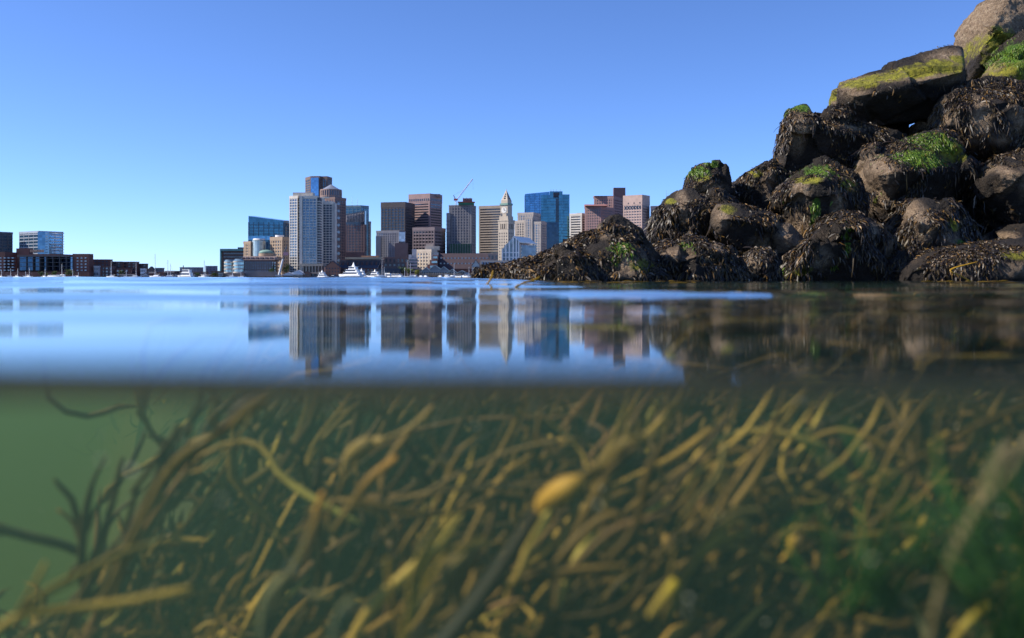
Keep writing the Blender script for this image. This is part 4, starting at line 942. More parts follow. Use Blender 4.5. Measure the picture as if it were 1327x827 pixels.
def strands(P, Nn, Ln, wid, tint, droop=.5, lift=.35):
    """flat tapering fronds lying on a surface and hanging down it: returns V, Q, C"""
    n = len(P); g = np.array([0, 0, -1.0])
    cd = np.array([[mnoise.noise(Vector(p) * 7), mnoise.noise(Vector(p) * 7 + Vector((9, 0, 0))), 0] for p in P]); T = g - (Nn @ g)[:, None] * Nn + rng.normal(0, .28, (n, 3)) + cd * .9; T -= (T * Nn).sum(1)[:, None] * Nn * .7
    T /= np.linalg.norm(T, axis=1)[:, None] + 1e-6
    Bv = np.cross(Nn, T); Bv /= np.linalg.norm(Bv, axis=1)[:, None] + 1e-6
    ang = rng.normal(0, .7, n)[:, None]; Bv = Bv * np.cos(ang) + Nn * np.sin(ang)
    segs = [0, .34, .7, 1.0]; ws = [.35, 1.0, .9, .25]; V = []
    wob = rng.normal(0, .22, (n, 3))
    for s, w_ in zip(segs, ws):
        c = P + T * (Ln * s)[:, None] + Nn * (Ln * lift * math.sin(s * 2.4))[:, None] * rng.uniform(.3, 1, n)[:, None] + g * (Ln * droop * s * s)[:, None] + np.cross(T, wob) * (Ln * s * s)[:, None]
        V += [c - Bv * (wid * w_ / 2)[:, None], c + Bv * (wid * w_ / 2)[:, None]]
    V = np.stack(V, 1); b = np.arange(n)[:, None] * 8
    Q = np.concatenate([b + np.array([2 * k, 2 * k + 1, 2 * k + 3, 2 * k + 2]) for k in range(3)], 0).reshape(-1, 4)
    C = np.repeat(tint, 8, 0)
    return V.reshape(-1, 3), Q, C
def tints(n, gold=.10, olive=.25):
    u = rng.random(n); c = np.empty((n, 3)); v = rng.uniform(.5, 1.6, n)[:, None]
    c[:] = np.array([.020, .013, .009]); c[u < olive + gold] = np.array([.050, .033, .011]); c[u < gold] = np.array([.16, .085, .02]); c[u > .93] = np.array([.16, .12, .085])
    return np.clip(c * v, 0, 1)
def fbm(p, s, seed): return mnoise.fractal(Vector((p[0] * s + seed, p[1] * s, p[2] * s)), 1, 2, 3)
DG = None
def rock(label, outline, Y, dep, ridge, weed=900, wl=.10, spots=(), vox=None, rough=1.0, back=.72, gold=.10, floor=False, smooth=3, skirt=False):
    """outline: silhouette in photo pixels at distance Y; ridge: (px,py,d) points standing d metres nearer; spots: (kind,px,py,rx,ry)"""
    pts = [W(x, y, Y) for x, y in outline]
    if floor: pts += [Vector((p.x, p.y, -.35)) for p in pts if p.z < .05]
    c = sum(pts, Vector()) / len(pts)
    al = list(pts) + [W(x, y, Y - d) for x, y, d in ridge]
    al += [Vector((c.x + (p.x - c.x) * back, Y + dep, c.z + (p.z - c.z) * (back + .1) - .03)) for p in pts]
    bm = bmesh.new()
    for p in al: bm.verts.new(p - c)
    bmesh.ops.convex_hull(bm, input=bm.verts)
    me = bpy.data.meshes.new('boulder'); bm.to_mesh(me); bm.free()
    o = bpy.data.objects.new('boulder', me); COL.objects.link(o)
    size = max(max(p.x for p in pts) - min(p.x for p in pts), max(p.z for p in pts) - min(p.z for p in pts))
    md = o.modifiers.new('r', 'REMESH'); md.mode = 'VOXEL'; md.voxel_size = vox or max(.010, size / 80)
    sm = o.modifiers.new('s', 'SMOOTH'); sm.factor = .5; sm.iterations = smooth
    dg = bpy.context.evaluated_depsgraph_get(); nm = bpy.data.meshes.new_from_object(o.evaluated_get(dg))
    o.modifiers.clear(); o.data = nm; bpy.data.meshes.remove(me); nm.name = 'boulder'
    n = len(nm.vertices); co = np.empty(n * 3); nm.vertices.foreach_get('co', co); co = co.reshape(-1, 3)
    no = np.empty(n * 3); nm.vertices.foreach_get('normal', no); no = no.reshape(-1, 3)
    sd = rng.uniform(0, 50); sz2 = math.sqrt((max(p.x for p in pts) - min(p.x for p in pts)) * (max(p.z for p in pts) - min(p.z for p in pts))); A = min(size, sz2) * .042 * rough
    dsp = np.array([A * (fbm(p, 2.2 / size, sd) * .45 + .45 * fbm(p, 6.5 / size, sd + 9) + .26 * fbm(p, 18 / size, sd + 4) + .16 * fbm(p, 46 / size, sd + 6)) for p in co])
    # broken ledges: cellular steps
    vo = [mnoise.voronoi(Vector(p) * (2.1 / size) + Vector((sd, 0, 0))) for p in co]      # broken facets: planes tilted at random, one per cell
    tilt = lambda q: np.array([mnoise.noise(Vector(q) * 7.3), mnoise.noise(Vector(q) * 9.1 + Vector((5, 0, 0))), mnoise.noise(Vector(q) * 8.3 + Vector((0, 7, 0)))])
    dsp += np.array([A * 7 * float(np.dot(tilt(v[1][0]), (np.array(p) * (2.1 / size) + np.array([sd, 0, 0]) - np.array(v[1][0])))) for p, v in zip(co, vo)]).clip(-2.6 * A, 2.6 * A)
    dsp = dsp - dsp.mean() - .45 * A
    co = co + no * dsp[:, None] * .8
    nm.vertices.foreach_set('co', co.ravel()); nm.update()
    nm.polygons.foreach_set('use_smooth', np.ones(len(nm.polygons), dtype=bool))
    nm.materials.clear(); nm.materials.append(GRANITE)
    wco = co + np.array(c); px = CX + wco[:, 0] / wco[:, 1] * F; py = HY - (wco[:, 2] - H) / wco[:, 1] * F
    gcol = np.zeros((n, 3)); wcut = np.ones(n)
    for kd, x, y, rx, ry in spots:
        # growth patches, tan ones also painting sunlit sides, are fixed on the stone (object-space ellipses in the x-z plane of this boulder)
        q = W(x, y, Y); d = np.sqrt(((wco[:, 0] - q.x) / (rx * Y / F)) ** 2 + ((wco[:, 2] - q.z) / (ry * Y / F)) ** 2)
        v = np.clip(1.35 - d, 0, 1)
        if kd in 'gy': gcol[:, 0 if kd == 'g' else 1] = np.maximum(gcol[:, 0 if kd == 'g' else 1], v)
        if kd == 't': gcol[:, 2] = np.maximum(gcol[:, 2], v)
        wcut = np.minimum(wcut, 1 - v * (.93 if kd == 't' else .8))
    ca = nm.color_attributes.new('growth_and_lit', 'FLOAT_COLOR', 'POINT'); ca.data.foreach_set('color', np.concatenate([gcol, np.ones((n, 1))], 1).ravel())
    o.location = c; tag(o, label, 'boulder', 'boulders of the shore heap')
    if weed:
        pl = nm.polygons; m_ = len(pl); ar = np.empty(m_); pl.foreach_get('area', ar); ce = np.empty(m_ * 3); pl.foreach_get('center', ce); ce = ce.reshape(-1, 3)
        nn = np.empty(m_ * 3); pl.foreach_get('normal', nn); nn = nn.reshape(-1, 3)
        fi = np.array([p.vertices[0] for p in pl]); cut = wcut[fi]
        vw = -(ce + np.array(c)); vw /= np.linalg.norm(vw, axis=1)[:, None]; face = (nn * vw).sum(1) > -.25
        cl = np.array([fbm(p, 3.2, sd + 20) for p in ce]); clump = np.clip(.72 + 2.4 * cl, 0, 1)
        up = np.clip((nn[:, 2] + .5) / .8, .10, 1) ** 1.2
        wgt = ar * face * cut * clump * up * (wco[fi][:, 2] > -.12)
        cnt = int(min(26000, (weed * 22 if weed >= 300 else weed * 4) * wgt.sum()))
        if cnt > 3:
            ix = rng.choice(m_, cnt, p=wgt / wgt.sum()); js = np.sqrt(ar[ix])[:, None]
            P = ce[ix] + rng.normal(0, .45, (cnt, 3)) * js * (1 - np.abs(nn[ix])) + nn[ix] * .004
            Ln = (.35 * wl + .012) * .50 * rng.uniform(.4, 1.5, cnt) * (1 + 1.6 * (rng.random(cnt) < .15) * rng.random(cnt)) * (1 + .9 * np.exp(-((nn[ix][:, 2] - .1) / .3) ** 2) * rng.random(cnt)); wd = rng.uniform(.005, .012, cnt)
            V, Q, C = strands(P, nn[ix], Ln, wd, tints(cnt, gold), .3, .3)
            tag(np_mesh('rockweed', V, Q, WEED, True, o, {'tint': C}), kind='stuff')
    if gcol[:, 0].max() > .3:
        pl = nm.polygons; m_ = len(pl); ar = np.empty(m_); pl.foreach_get('area', ar); ce = np.empty(m_ * 3); pl.foreach_get('center', ce); ce = ce.reshape(-1, 3)
        nn = np.empty(m_ * 3); pl.foreach_get('normal', nn); nn = nn.reshape(-1, 3); fi = np.array([p.vertices[0] for p in pl])
        wgt = ar * np.clip(gcol[fi, 0] * 1.5 - .55 + .8 * np.array([fbm(p, 9, sd + 3) for p in ce]), 0, 1) * (nn[:, 1] < .5)
        cnt = int(min(12000, 16000 * wgt.sum()))
        if cnt > 3:
            ix = rng.choice(m_, cnt, p=wgt / wgt.sum()); P = ce[ix] + rng.normal(0, .4, (cnt, 3)) * np.sqrt(ar[ix])[:, None] * (1 - np.abs(nn[ix]))
            tc_ = np.array([.07, .14, .012]) * rng.uniform(.4, 1.7, (cnt, 1)) + rng.random((cnt, 1)) * np.array([.06, .03, 0])
            V, Q, C = strands(P, nn[ix], .020 * rng.uniform(.4, 1.7, cnt), rng.uniform(.003, .007, cnt), tc_)
            tag(np_mesh('moss', V, Q, WEED, True, o, {'tint': C}), kind='stuff')
    return o

# upper boulders
rock('topmost pale tan boulder cut by the top right corner of the photo', [(1287, -8), (1268, 28), (1264, 54), (1262, 76), (1258, 90), (1300, 104), (1340, 90), (1420, 60), (1420, -40), (1330, -40)], 10.6, 1.0, [(1283, 40, .28), (1302, 8, .2), (1300, 62, .25), (1340, 60, .1)], 25, .07,
     [('t', 1290, 20, 60, 45), ('t', 1330, 10, 60, 40), ('y', 1284, 65, 26, 30)])
rock('boulder under the topmost one, its slope green with moss', [(1256, 108), (1276, 88), (1300, 66), (1330, 46), (1420, 40), (1420, 150), (1327, 150), (1275, 140)], 10.2, .9, [(1290, 112, .3), (1330, 84, .3)], 260, .10,
     [('g', 1320, 80, 36, 26), ('t', 1290, 92, 22, 18), ('y', 1300, 100, 36, 24)])
rock('small dark stone wedged in the gap below the topmost boulder', [(1256, 90), (1262, 83), (1270, 82), (1276, 92), (1268, 104), (1257, 104)], 10.5, .3, [(1265, 93, .06)], 0)
rock('long slab lying tilted across the top of the heap, yellow moss along its upper face', [(1081, 118), (1084, 104), (1100, 99), (1150, 92), (1192, 79), (1231, 64), (1243, 64), (1248, 80), (1254, 100), (1253, 116), (1236, 134), (1206, 153), (1150, 166), (1094, 147), (1083, 140)], 9.6, .8,
     [(1085, 120, .16), (1110, 125, .36), (1150, 117, .46), (1200, 105, .46), (1250, 92, .34), (1150, 150, .16), (1200, 138, .14)], 290, .09,
     [('y', 1103, 114, 26, 12), ('y', 1135, 107, 34, 12), ('y', 1170, 101, 34, 14), ('y', 1205, 94, 36, 16), ('y', 1232, 84, 18, 10), ('t', 1150, 108, 90, 9), ('t', 1230, 80, 36, 14), ('t', 1095, 120, 14, 16)], rough=.7)
rock('big dark wedge boulder that the tilted slab rests on', [(1010, 226), (1011, 195), (1019, 165), (1026, 142), (1036, 138), (1062, 141), (1086, 150), (1112, 160), (1160, 166), (1184, 176), (1188, 200), (1150, 226), (1090, 240), (1040, 244)], 9.3, .9,
     [(1034, 158, .22), (1090, 172, .26), (1150, 182, .2), (1080, 220, .05)], 520, .10, [('g', 1036, 141, 16, 8), ('t', 1030, 175, 10, 26), ('t', 1100, 168, 30, 6)])
rock('weed hung boulder beside the right end of the tilted slab', [(1206, 170), (1212, 135), (1222, 120), (1240, 114), (1275, 112), (1290, 104), (1330, 98), (1420, 110), (1420, 200), (1325, 208), (1290, 196), (1250, 194), (1222, 196)], 9.2, .9,
     [(1246, 140, .25), (1300, 130, .35), (1280, 180, .25), (1225, 165, .15)], 760, .15, [('t', 1254, 158, 12, 32), ('t', 1300, 160, 14, 20), ('t', 1222, 150, 8, 20), ('t', 1280, 185, 14, 8)])
rock('pale chip of stone under the slab by the small gap of sky', [(1190, 156), (1206, 152), (1210, 160), (1204, 172), (1190, 170)], 9.75, .4, [(1200, 160, .06)], 40, .06, [('t', 1200, 158, 16, 12)])
rock('boulder with the brightest green sloping top, centre of the heap', [(1118, 246), (1116, 222), (1122, 203), (1136, 194), (1150, 194), (1178, 178), (1212, 164), (1226, 164), (1246, 184), (1268, 208), (1262, 240), (1240, 270), (1215, 280), (1168, 306), (1140, 282)], 8.7, .9,
     [(1138, 226, .35), (1165, 222, .5), (1200, 220, .46), (1240, 222, .3), (1190, 262, .2), (1150, 270, .2)], 330, .14,
     [('g', 1165, 208, 34, 12), ('g', 1200, 186, 34, 16), ('g', 1175, 216, 36, 10), ('y', 1222, 200, 34, 18), ('t', 1126, 222, 13, 30), ('t', 1130, 258, 12, 26)], rough=.8)
rock('weedy boulder at the right edge, mid height, pale patch on its face', [(1262, 240), (1272, 218), (1292, 200), (1306, 194), (1330, 190), (1420, 190), (1420, 310), (1320, 310), (1292, 276), (1268, 262)], 8.5, .9,
     [(1290, 226, .3), (1325, 225, .4), (1310, 270, .2)], 620, .13, [('t', 1314, 240, 18, 20), ('t', 1282, 232, 10, 20), ('t', 1300, 198, 12, 6)])
rock('pointed boulder with a pale left face and weed hanging to its right', [(1164, 334), (1168, 304), (1178, 276), (1188, 260), (1200, 257), (1226, 262), (1250, 278), (1268, 292), (1282, 320), (1276, 344), (1166, 346)], 7.9, .8,
     [(1190, 290, .3), (1215, 290, .35), (1240, 320, .3), (1190, 335, .25)], 560, .12, [('t', 1178, 284, 12, 32), ('t', 1212, 308, 14, 16), ('y', 1220, 294, 16, 12), ('g', 1230, 318, 14, 8)])
rock('rounded stone low at the right edge behind the flat weedy ledge', [(1278, 330), (1286, 314), (1304, 298), (1330, 288), (1420, 286), (1420, 340), (1280, 340)], 8.1, .7, [(1310, 314, .2)], 160, .09, [('t', 1300, 308, 12, 8)])
rock('flat weedy ledge along the water at the right edge', [(1146, 363), (1154, 344), (1172, 331), (1204, 322), (1260, 318), (1330, 318), (1430, 320), (1430, 365)], 7.3, .9,
     [(1180, 344, .25), (1250, 335, .35), (1330, 335, .35), (1250, 362, .4), (1340, 362, .4), (1165, 362, .2)], 900, .085, [('t', 1290, 350, 34, 9), ('y', 1290, 332, 30, 8), ('t', 1215, 350, 14, 6)], floor=True)
rock('mossy humped boulder left of the brightest green one', [(1012, 282), (1010, 254), (1016, 236), (1034, 224), (1056, 214), (1072, 207), (1080, 218), (1098, 226), (1116, 240), (1122, 262), (1126, 290), (1096, 322), (1048, 330), (1032, 308)], 8.2, .9,
     [(1036, 240, .28), (1070, 232, .34), (1090, 262, .28), (1050, 290, .22)], 420, .12, [('g', 1064, 222, 20, 12), ('y', 1040, 236, 16, 10), ('g', 1046, 280, 7, 24), ('y', 1092, 240, 20, 16), ('t', 1030, 300, 12, 24), ('t', 1028, 250, 10, 20), ('t', 1075, 270, 10, 30)])
rock('boulder over the waterline with green streaks and a black shaded front', [(998, 364), (1012, 344), (1036, 334), (1062, 320), (1074, 296), (1086, 273), (1108, 270), (1130, 278), (1150, 290), (1172, 316), (1160, 346), (1152, 365)], 7.6, .8,
     [(1084, 290, .36), (1110, 292, .34), (1076, 340, .2), (1140, 320, .1), (1060, 362, .15)], 700, .13, [('g', 1083, 314, 5, 24), ('g', 1010, 352, 14, 10), ('t', 1120, 300, 14, 10), ('t', 1050, 336, 14, 14), ('t', 1150, 318, 8, 20), ('y', 1030, 350, 14, 10)], floor=True)
rock('tan faced boulder wedged under the mossy hump', [(994, 312), (1000, 296), (1012, 288), (1024, 290), (1042, 308), (1062, 326), (1056, 342), (1024, 342), (1004, 332)], 7.75, .6, [(1018, 308, .16), (1040, 326, .14)], 60, .08, [('t', 1020, 312, 30, 28)], rough=.7)
rock('stone with a green left top standing against the sky, left part of the heap', [(892, 246), (893, 226), (904, 217), (924, 208), (933, 208), (942, 220), (950, 236), (954, 252), (940, 260), (912, 262), (896, 258)], 8.6, .55,
     [(902, 240, .16), (926, 228, .2), (940, 248, .12)], 420, .07, [('g', 904, 224, 18, 9), ('g', 922, 213, 12, 7), ('t', 914, 244, 24, 8), ('y', 906, 232, 14, 8)])
rock('boulder with a black left face and a tan right shoulder, behind the leaning wedge', [(955, 262), (954, 240), (964, 226), (984, 214), (1006, 206), (1018, 216), (1018, 254), (1000, 278), (972, 280)], 8.8, .8,
     [(974, 240, .12), (992, 232, .22), (1002, 262, .16)], 420, .08, [('t', 994, 242, 11, 24), ('y', 978, 226, 10, 8)])
rock('weed draped boulder with a pale vertical blaze, far left of the upper heap', [(846, 304), (850, 276), (862, 262), (876, 252), (892, 248), (936, 252), (956, 264), (964, 286), (940, 316), (890, 320), (854, 316)], 8.1, .8,
     [(880, 270, .25), (920, 268, .25), (900, 300, .2), (945, 290, .15)], 900, .13, [('t', 881, 268, 8, 22), ('y', 868, 262, 8, 6)])
rock('boulder with a tan left end and weed fringe, between draped boulder and mossy hump', [(921, 298), (922, 276), (930, 266), (952, 266), (990, 272), (1014, 278), (1022, 304), (996, 332), (960, 328), (934, 316)], 7.8, .8,
     [(934, 284, .2), (965, 284, .26), (1000, 292, .2), (960, 315, .1)], 640, .11, [('t', 930, 282, 9, 18), ('y', 940, 272, 14, 8), ('t', 985, 318, 18, 12), ('t', 1005, 290, 8, 10)], gold=.2)
rock('small stone with a tan left edge at the waterline, centre', [(960, 364), (963, 342), (972, 328), (990, 324), (1008, 334), (1020, 352), (1016, 365)], 7.25, .5, [(972, 340, .12), (992, 340, .14), (985, 362, .1)], 420, .08, [('t', 971, 346, 7, 18)], floor=True)
rock('broad weedy mound at the waterline between the two piles', [(826, 364), (838, 334), (866, 312), (900, 302), (936, 314), (964, 330), (974, 346), (978, 365)], 6.9, .9,
     [(866, 330, .3), (910, 322, .35), (900, 362, .4), (950, 345, .2), (850, 360, .2)], 1150, .085, [('t', 870, 330, 24, 9), ('t', 925, 322, 16, 9), ('t', 845, 350, 8, 10), ('g', 885, 318, 12, 5)], floor=True, gold=.14)
rock('dark domed boulder rising behind the front weedy mound', [(764, 306), (776, 290), (792, 278), (803, 277), (818, 286), (832, 297), (842, 318), (836, 332), (790, 330), (768, 322)], 7.4, .6, [(790, 292, .14), (815, 300, .1)], 160, .05, [('t', 778, 300, 6, 10)], rough=.6)
rock('front weedy mound with a green patch, left pile', [(690, 364), (704, 350), (724, 336), (744, 318), (764, 304), (790, 297), (818, 302), (842, 318), (864, 340), (880, 364)], 6.6, .9,
     [(744, 340, .25), (780, 320, .3), (820, 325, .3), (770, 362, .45), (840, 360, .4)], 1150, .08, [('g', 800, 322, 18, 10), ('g', 790, 340, 8, 12), ('t', 810, 340, 30, 24), ('t', 784, 306, 14, 6), ('y', 824, 346, 20, 12)], floor=True, gold=.16)
rock('low dark weedy spit reaching out to the left into the harbour', [(608, 366), (616, 354), (644, 346), (682, 339), (714, 328), (748, 316), (776, 322), (784, 364)], 6.4, .8, [(650, 352, .15), (700, 344, .3), (740, 334, .3), (690, 365, .35), (760, 364, .35)], 1250, .075, [], floor=True, gold=.2)
# big shaded stones filling the heart of the heap
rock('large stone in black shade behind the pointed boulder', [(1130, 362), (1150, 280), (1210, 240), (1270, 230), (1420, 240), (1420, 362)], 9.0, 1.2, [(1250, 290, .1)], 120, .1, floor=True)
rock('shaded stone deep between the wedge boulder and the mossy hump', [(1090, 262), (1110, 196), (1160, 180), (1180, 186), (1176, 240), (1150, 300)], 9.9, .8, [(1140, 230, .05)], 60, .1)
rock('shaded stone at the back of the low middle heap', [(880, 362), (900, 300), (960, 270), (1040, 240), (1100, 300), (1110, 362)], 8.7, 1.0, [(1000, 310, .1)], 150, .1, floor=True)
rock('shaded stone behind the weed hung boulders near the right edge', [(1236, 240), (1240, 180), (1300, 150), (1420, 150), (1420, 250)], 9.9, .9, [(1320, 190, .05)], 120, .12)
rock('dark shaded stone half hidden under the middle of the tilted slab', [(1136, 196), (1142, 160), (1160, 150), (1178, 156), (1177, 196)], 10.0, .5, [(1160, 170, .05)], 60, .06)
# ------------------------------------------------------------------ seaweed under water
def kelp_mat():
    m, t, b, N, L = node_mat('wrack')
    at = N.new('ShaderNodeAttribute'); at.attribute_name = 'tint'
    tc = N.new('ShaderNodeTexCoord'); n = N.new('ShaderNodeTexNoise'); n.inputs['Scale'].default_value = 60; n.inputs['Detail'].default_value = 4
    L.new(tc.outputs['Object'], n.inputs['Vector'])
    r = N.new('ShaderNodeValToRGB'); r.color_ramp.elements[0].color = (.6, .6, .6, 1); r.color_ramp.elements[1].color = (1.3, 1.3, 1.3, 1); L.new(n.outputs[0], r.inputs[0])
    mu = N.new('ShaderNodeMix'); mu.data_type = 'RGBA'; mu.blend_type = 'MULTIPLY'; mu.inputs[0].default_value = 1
    L.new(at.outputs['Color'], mu.inputs[6]); L.new(r.outputs[0], mu.inputs[7]); L.new(mu.outputs[2], b.inputs['Base Color'])
    b.inputs['Roughness'].default_value = .5; b.inputs['Specular IOR Level'].default_value = .1
    return m
KELP = kelp_mat()
def lettuce_mat():
    m = bpy.data.materials.new('sea_lettuce'); m.use_nodes = True; t = m.node_tree; t.nodes.clear(); N, L = t.nodes, t.links
    out = N.new('ShaderNodeOutputMaterial'); a = N.new('ShaderNodeMixShader'); b = N.new('ShaderNodeMixShader'); tr = N.new('ShaderNodeBsdfTransparent'); tl = N.new('ShaderNodeBsdfTranslucent'); df = N.new('ShaderNodeBsdfDiffuse')
    tc = N.new('ShaderNodeTexCoord'); n = N.new('ShaderNodeTexNoise'); n.inputs['Scale'].default_value = 90; L.new(tc.outputs['Object'], n.inputs['Vector'])
    r = N.new('ShaderNodeValToRGB'); r.color_ramp.elements[0].color = (.05, .16, .02, 1); r.color_ramp.elements[1].color = (.14, .34, .04, 1); L.new(n.outputs[0], r.inputs[0])
    tr.inputs[0].default_value = (.62, .85, .5, 1); L.new(r.outputs[0], tl.inputs[0]); L.new(r.outputs[0], df.inputs[0])
    b.inputs[0].default_value = .5; L.new(tl.outputs[0], b.inputs[1]); L.new(df.outputs[0], b.inputs[2]); a.inputs[0].default_value = .42
    L.new(tr.outputs[0], a.inputs[1]); L.new(b.outputs[0], a.inputs[2]); L.new(a.outputs[0], out.inputs[0]); return m
LETTUCE = lettuce_mat()
def tubes(paths, radii, tint, tip=None, ns=6, flat=.75):
    """paths (n,k,3), radii (n,k), tint (n,3); ribbon-like tubes"""
    n, k, _ = paths.shape; radii = radii.copy(); radii[:, -1] *= .12; radii[:, -2] *= .8; radii[:, 0] *= .2
    T = np.gradient(paths, axis=1); T /= np.linalg.norm(T, axis=2)[..., None] + 1e-9
    ref = rng.normal(0, 1, (n, 1, 3)); U = np.cross(T, np.broadcast_to(ref, T.shape)); U /= np.linalg.norm(U, axis=2)[..., None] + 1e-9
    Vv = np.cross(T, U); th = np.arange(ns) * 2 * math.pi / ns
    V = paths[:, :, None, :] + radii[:, :, None, None] * (U[:, :, None, :] * np.cos(th)[None, None, :, None] + flat * Vv[:, :, None, :] * np.sin(th)[None, None, :, None])
    base = np.arange(n)[:, None, None] * (k * ns) + np.arange(k - 1)[None, :, None] * ns; j = np.arange(ns)[None, None, :]; j2 = (j + 1) % ns
    Q = np.stack([base + j, base + j2, base + ns + j2, base + ns + j], -1).reshape(-1, 4)
    s = np.linspace(0, 1, k)[None, :, None, None]
    tip = tint * 1.0 if tip is None else tip
    C = np.broadcast_to(tint[:, None, None, :] * (1 - s ** 2) + tip[:, None, None, :] * s ** 2, (n, k, ns, 3)).reshape(-1, 3)
    return V.reshape(-1, 3), Q, C
def merge(parts):
    V, Q, C, o = [], [], [], 0
    for v, q, c in parts: V.append(v); Q.append(q + o); C.append(c); o += len(v)
    return np.concatenate(V), np.concatenate(Q), np.concatenate(C)
def wrack_field(n, ylo, yhi, k, amin, amax, lmin, lmax, rad, seed, nb=5, ymin=.66):
    """bushy fronds rooted on the bed, swept to the right by the swell; each carries short curved side branches"""
    r = np.random.default_rng(seed)
    Y = ylo * (yhi / ylo) ** r.random(n); a = r.uniform(amin, amax, n); X = a * Y
    keep = ((X + .38 * Y + .26 + r.normal(0, .06, n)) > 0) | (Y < 1.2); X, Y, a = X[keep], Y[keep], a[keep]; n = len(X)
    Z = bed_z(X, Y)
    L_ = r.uniform(lmin, lmax, n) * np.clip(-Z, .2, .7) / .5 * np.clip((a + .82) / .4, .35, 1)
    s = np.linspace(0, 1, k)[None, :]
    def path(n, X, Y, Z, L_, el, az, bend, curl):
        e = el[:, None] + bend[:, None] * s ** 1.3 + .62 * np.sin(s * r.uniform(3, 9, n)[:, None] + r.uniform(0, 6, n)[:, None]); zz = az[:, None] + curl[:, None] * s + .25 * np.sin(s * r.uniform(3, 8, n)[:, None] + r.uniform(0, 6, n)[:, None])
        d = np.stack([np.cos(e) * np.cos(zz), np.cos(e) * np.sin(zz), np.sin(e)], -1)
        P = np.cumsum(d, 1) * (L_ / k)[:, None, None]; P -= P[:, :1]; P[:, :, 0] += .5 * np.abs(P[:, :, 2]); P += np.stack([X, Y, Z], -1)[:, None, :]
        P[:, :, 2] = np.minimum(P[:, :, 2], -.010 - .05 * r.random(n)[:, None]); P[:, :, 1] = np.maximum(P[:, :, 1], ymin + .12 * r.random(n)[:, None]); return P
    P = path(n, X, Y, Z - .02, L_, r.normal(R(36), R(20), n), r.normal(R(-4), R(24), n), r.normal(-.2, .7, n), r.normal(0, .8, n))
    rr = rad * r.uniform(.5, 1.6, n)[:, None] * (1 - .5 * s) * np.ones((n, k))
    bl = r.uniform(.25, .9, (n, 1)); has = (r.random((n, 1)) < .3); rr = rr * (1 + has * 1.8 * np.exp(-((s - bl) / .055) ** 2))
    def cols(n):
        u = r.random(n); t = np.array([.084, .051, .012])[None, :] * (r.uniform(.15, 1.35, n) ** 2.4)[:, None]; t[u > .84] = np.array([.25, .165, .035]) * r.uniform(.6, 1.3, ((u > .84).sum(), 1)); t[u < .10] = np.array([.10, .055, .022])  # few bright, many dark strands: highlights and self-shadow partly put into the colour
        return t, np.clip(t * r.uniform(1.2, 2.2, n)[:, None], 0, .45)
    t, tip = cols(n); cl = np.array([mnoise.noise(Vector((x * 3.2 / max(y, .8), y * 2.2, 1.7))) for x, y in zip(X, Y)]); cl = np.clip(.85 + 1.5 * cl, .25, 1.9)[:, None]; t = t * cl; tip = tip * cl; parts = [tubes(P, rr, t, tip)]
    for b in range(nb):
        j = (r.uniform(.3, .97, n) * (k - 1)).astype(int); q = P[np.arange(n), j]; dd = P[np.arange(n), np.minimum(j + 1, k - 1)] - P[np.arange(n), np.maximum(j - 1, 0)]
        el = np.arctan2(dd[:, 2], np.hypot(dd[:, 0], dd[:, 1])) + r.normal(.1, .55, n); az = np.arctan2(dd[:, 1], dd[:, 0]) + r.normal(0, .7, n)
        Pb = path(n, q[:, 0], q[:, 1], q[:, 2], L_ * r.uniform(.14, .46, n), el, az, r.normal(-.2, 1.0, n), r.normal(0, 1.2, n))
        rb = rad * r.uniform(.5, 1.2, n)[:, None] * (1 - .3 * s + (r.random((n, 1)) < .5) * 1.3 * s ** 3 - .5 * s ** 12) * np.ones((n, k)); t2, tip2 = cols(n)
        kk = max(6, k // 2); sel = np.linspace(0, k - 1, kk).astype(int)
        parts.append(tubes(Pb[:, sel], rb[:, sel], t * .6 + t2 * .4 * cl, tip2 * cl, 5))
    return merge(parts)
V, Q, C = merge([wrack_field(110, .62, .8, 24, -1.0, .62, .35, .7, .0034, 4, 9, .52), wrack_field(700, .75, 1.2, 22, -.95, .70, .3, .75, .0036, 1, 9), wrack_field(1700, 1.1, 2.2, 16, -.75, .80, .35, .85, .0060, 2, 8), wrack_field(2400, 2.0, 5.5, 10, -.5, .9, .4, .9, .0070, 3, 6)])
tag(np_mesh('seaweed_bed', V, Q, KELP, True, None, {'tint': C}), 'tangled bed of olive brown seaweed swaying under the water', 'seaweed', kind='stuff')

def spline(pts, n):
    P = np.array([pts[0]] + list(pts) + [pts[-1]], float); out = []
    m = len(pts) - 1
    for i in range(n):
        u = i / (n - 1) * m; j = min(int(u), m - 1); f = u - j; a, b, c, d = P[j], P[j + 1], P[j + 2], P[j + 3]
        out.append(.5 * (2 * b + (c - a) * f + (2 * a - 5 * b + 4 * c - d) * f * f + (3 * b - a - 3 * c + d) * f ** 3))
    return np.array(out)
def frond(pts, tint, tip=None, n=40, flat=.6, ns=8):
    """pts: (px, py, Y, width in photo px) along the strand"""
    q = spline([tuple(W(x, y, Y)) + (wp / 2 * Y / F,) for x, y, Y, wp in pts], n)
    tint = np.array([tint]); tip = tint if tip is None else np.array([tip])
    return tubes(q[None, :, :3], np.maximum(q[None, :, 3], .0006), tint, tip, ns, flat)
OL = (.12, .078, .017); YE = (.30, .205, .034); BR = (.075, .042, .014); DK = (.035, .024, .011); GO = (.45, .25, .036); PA = (.24, .19, .06); OR = (.36, .17, .02)
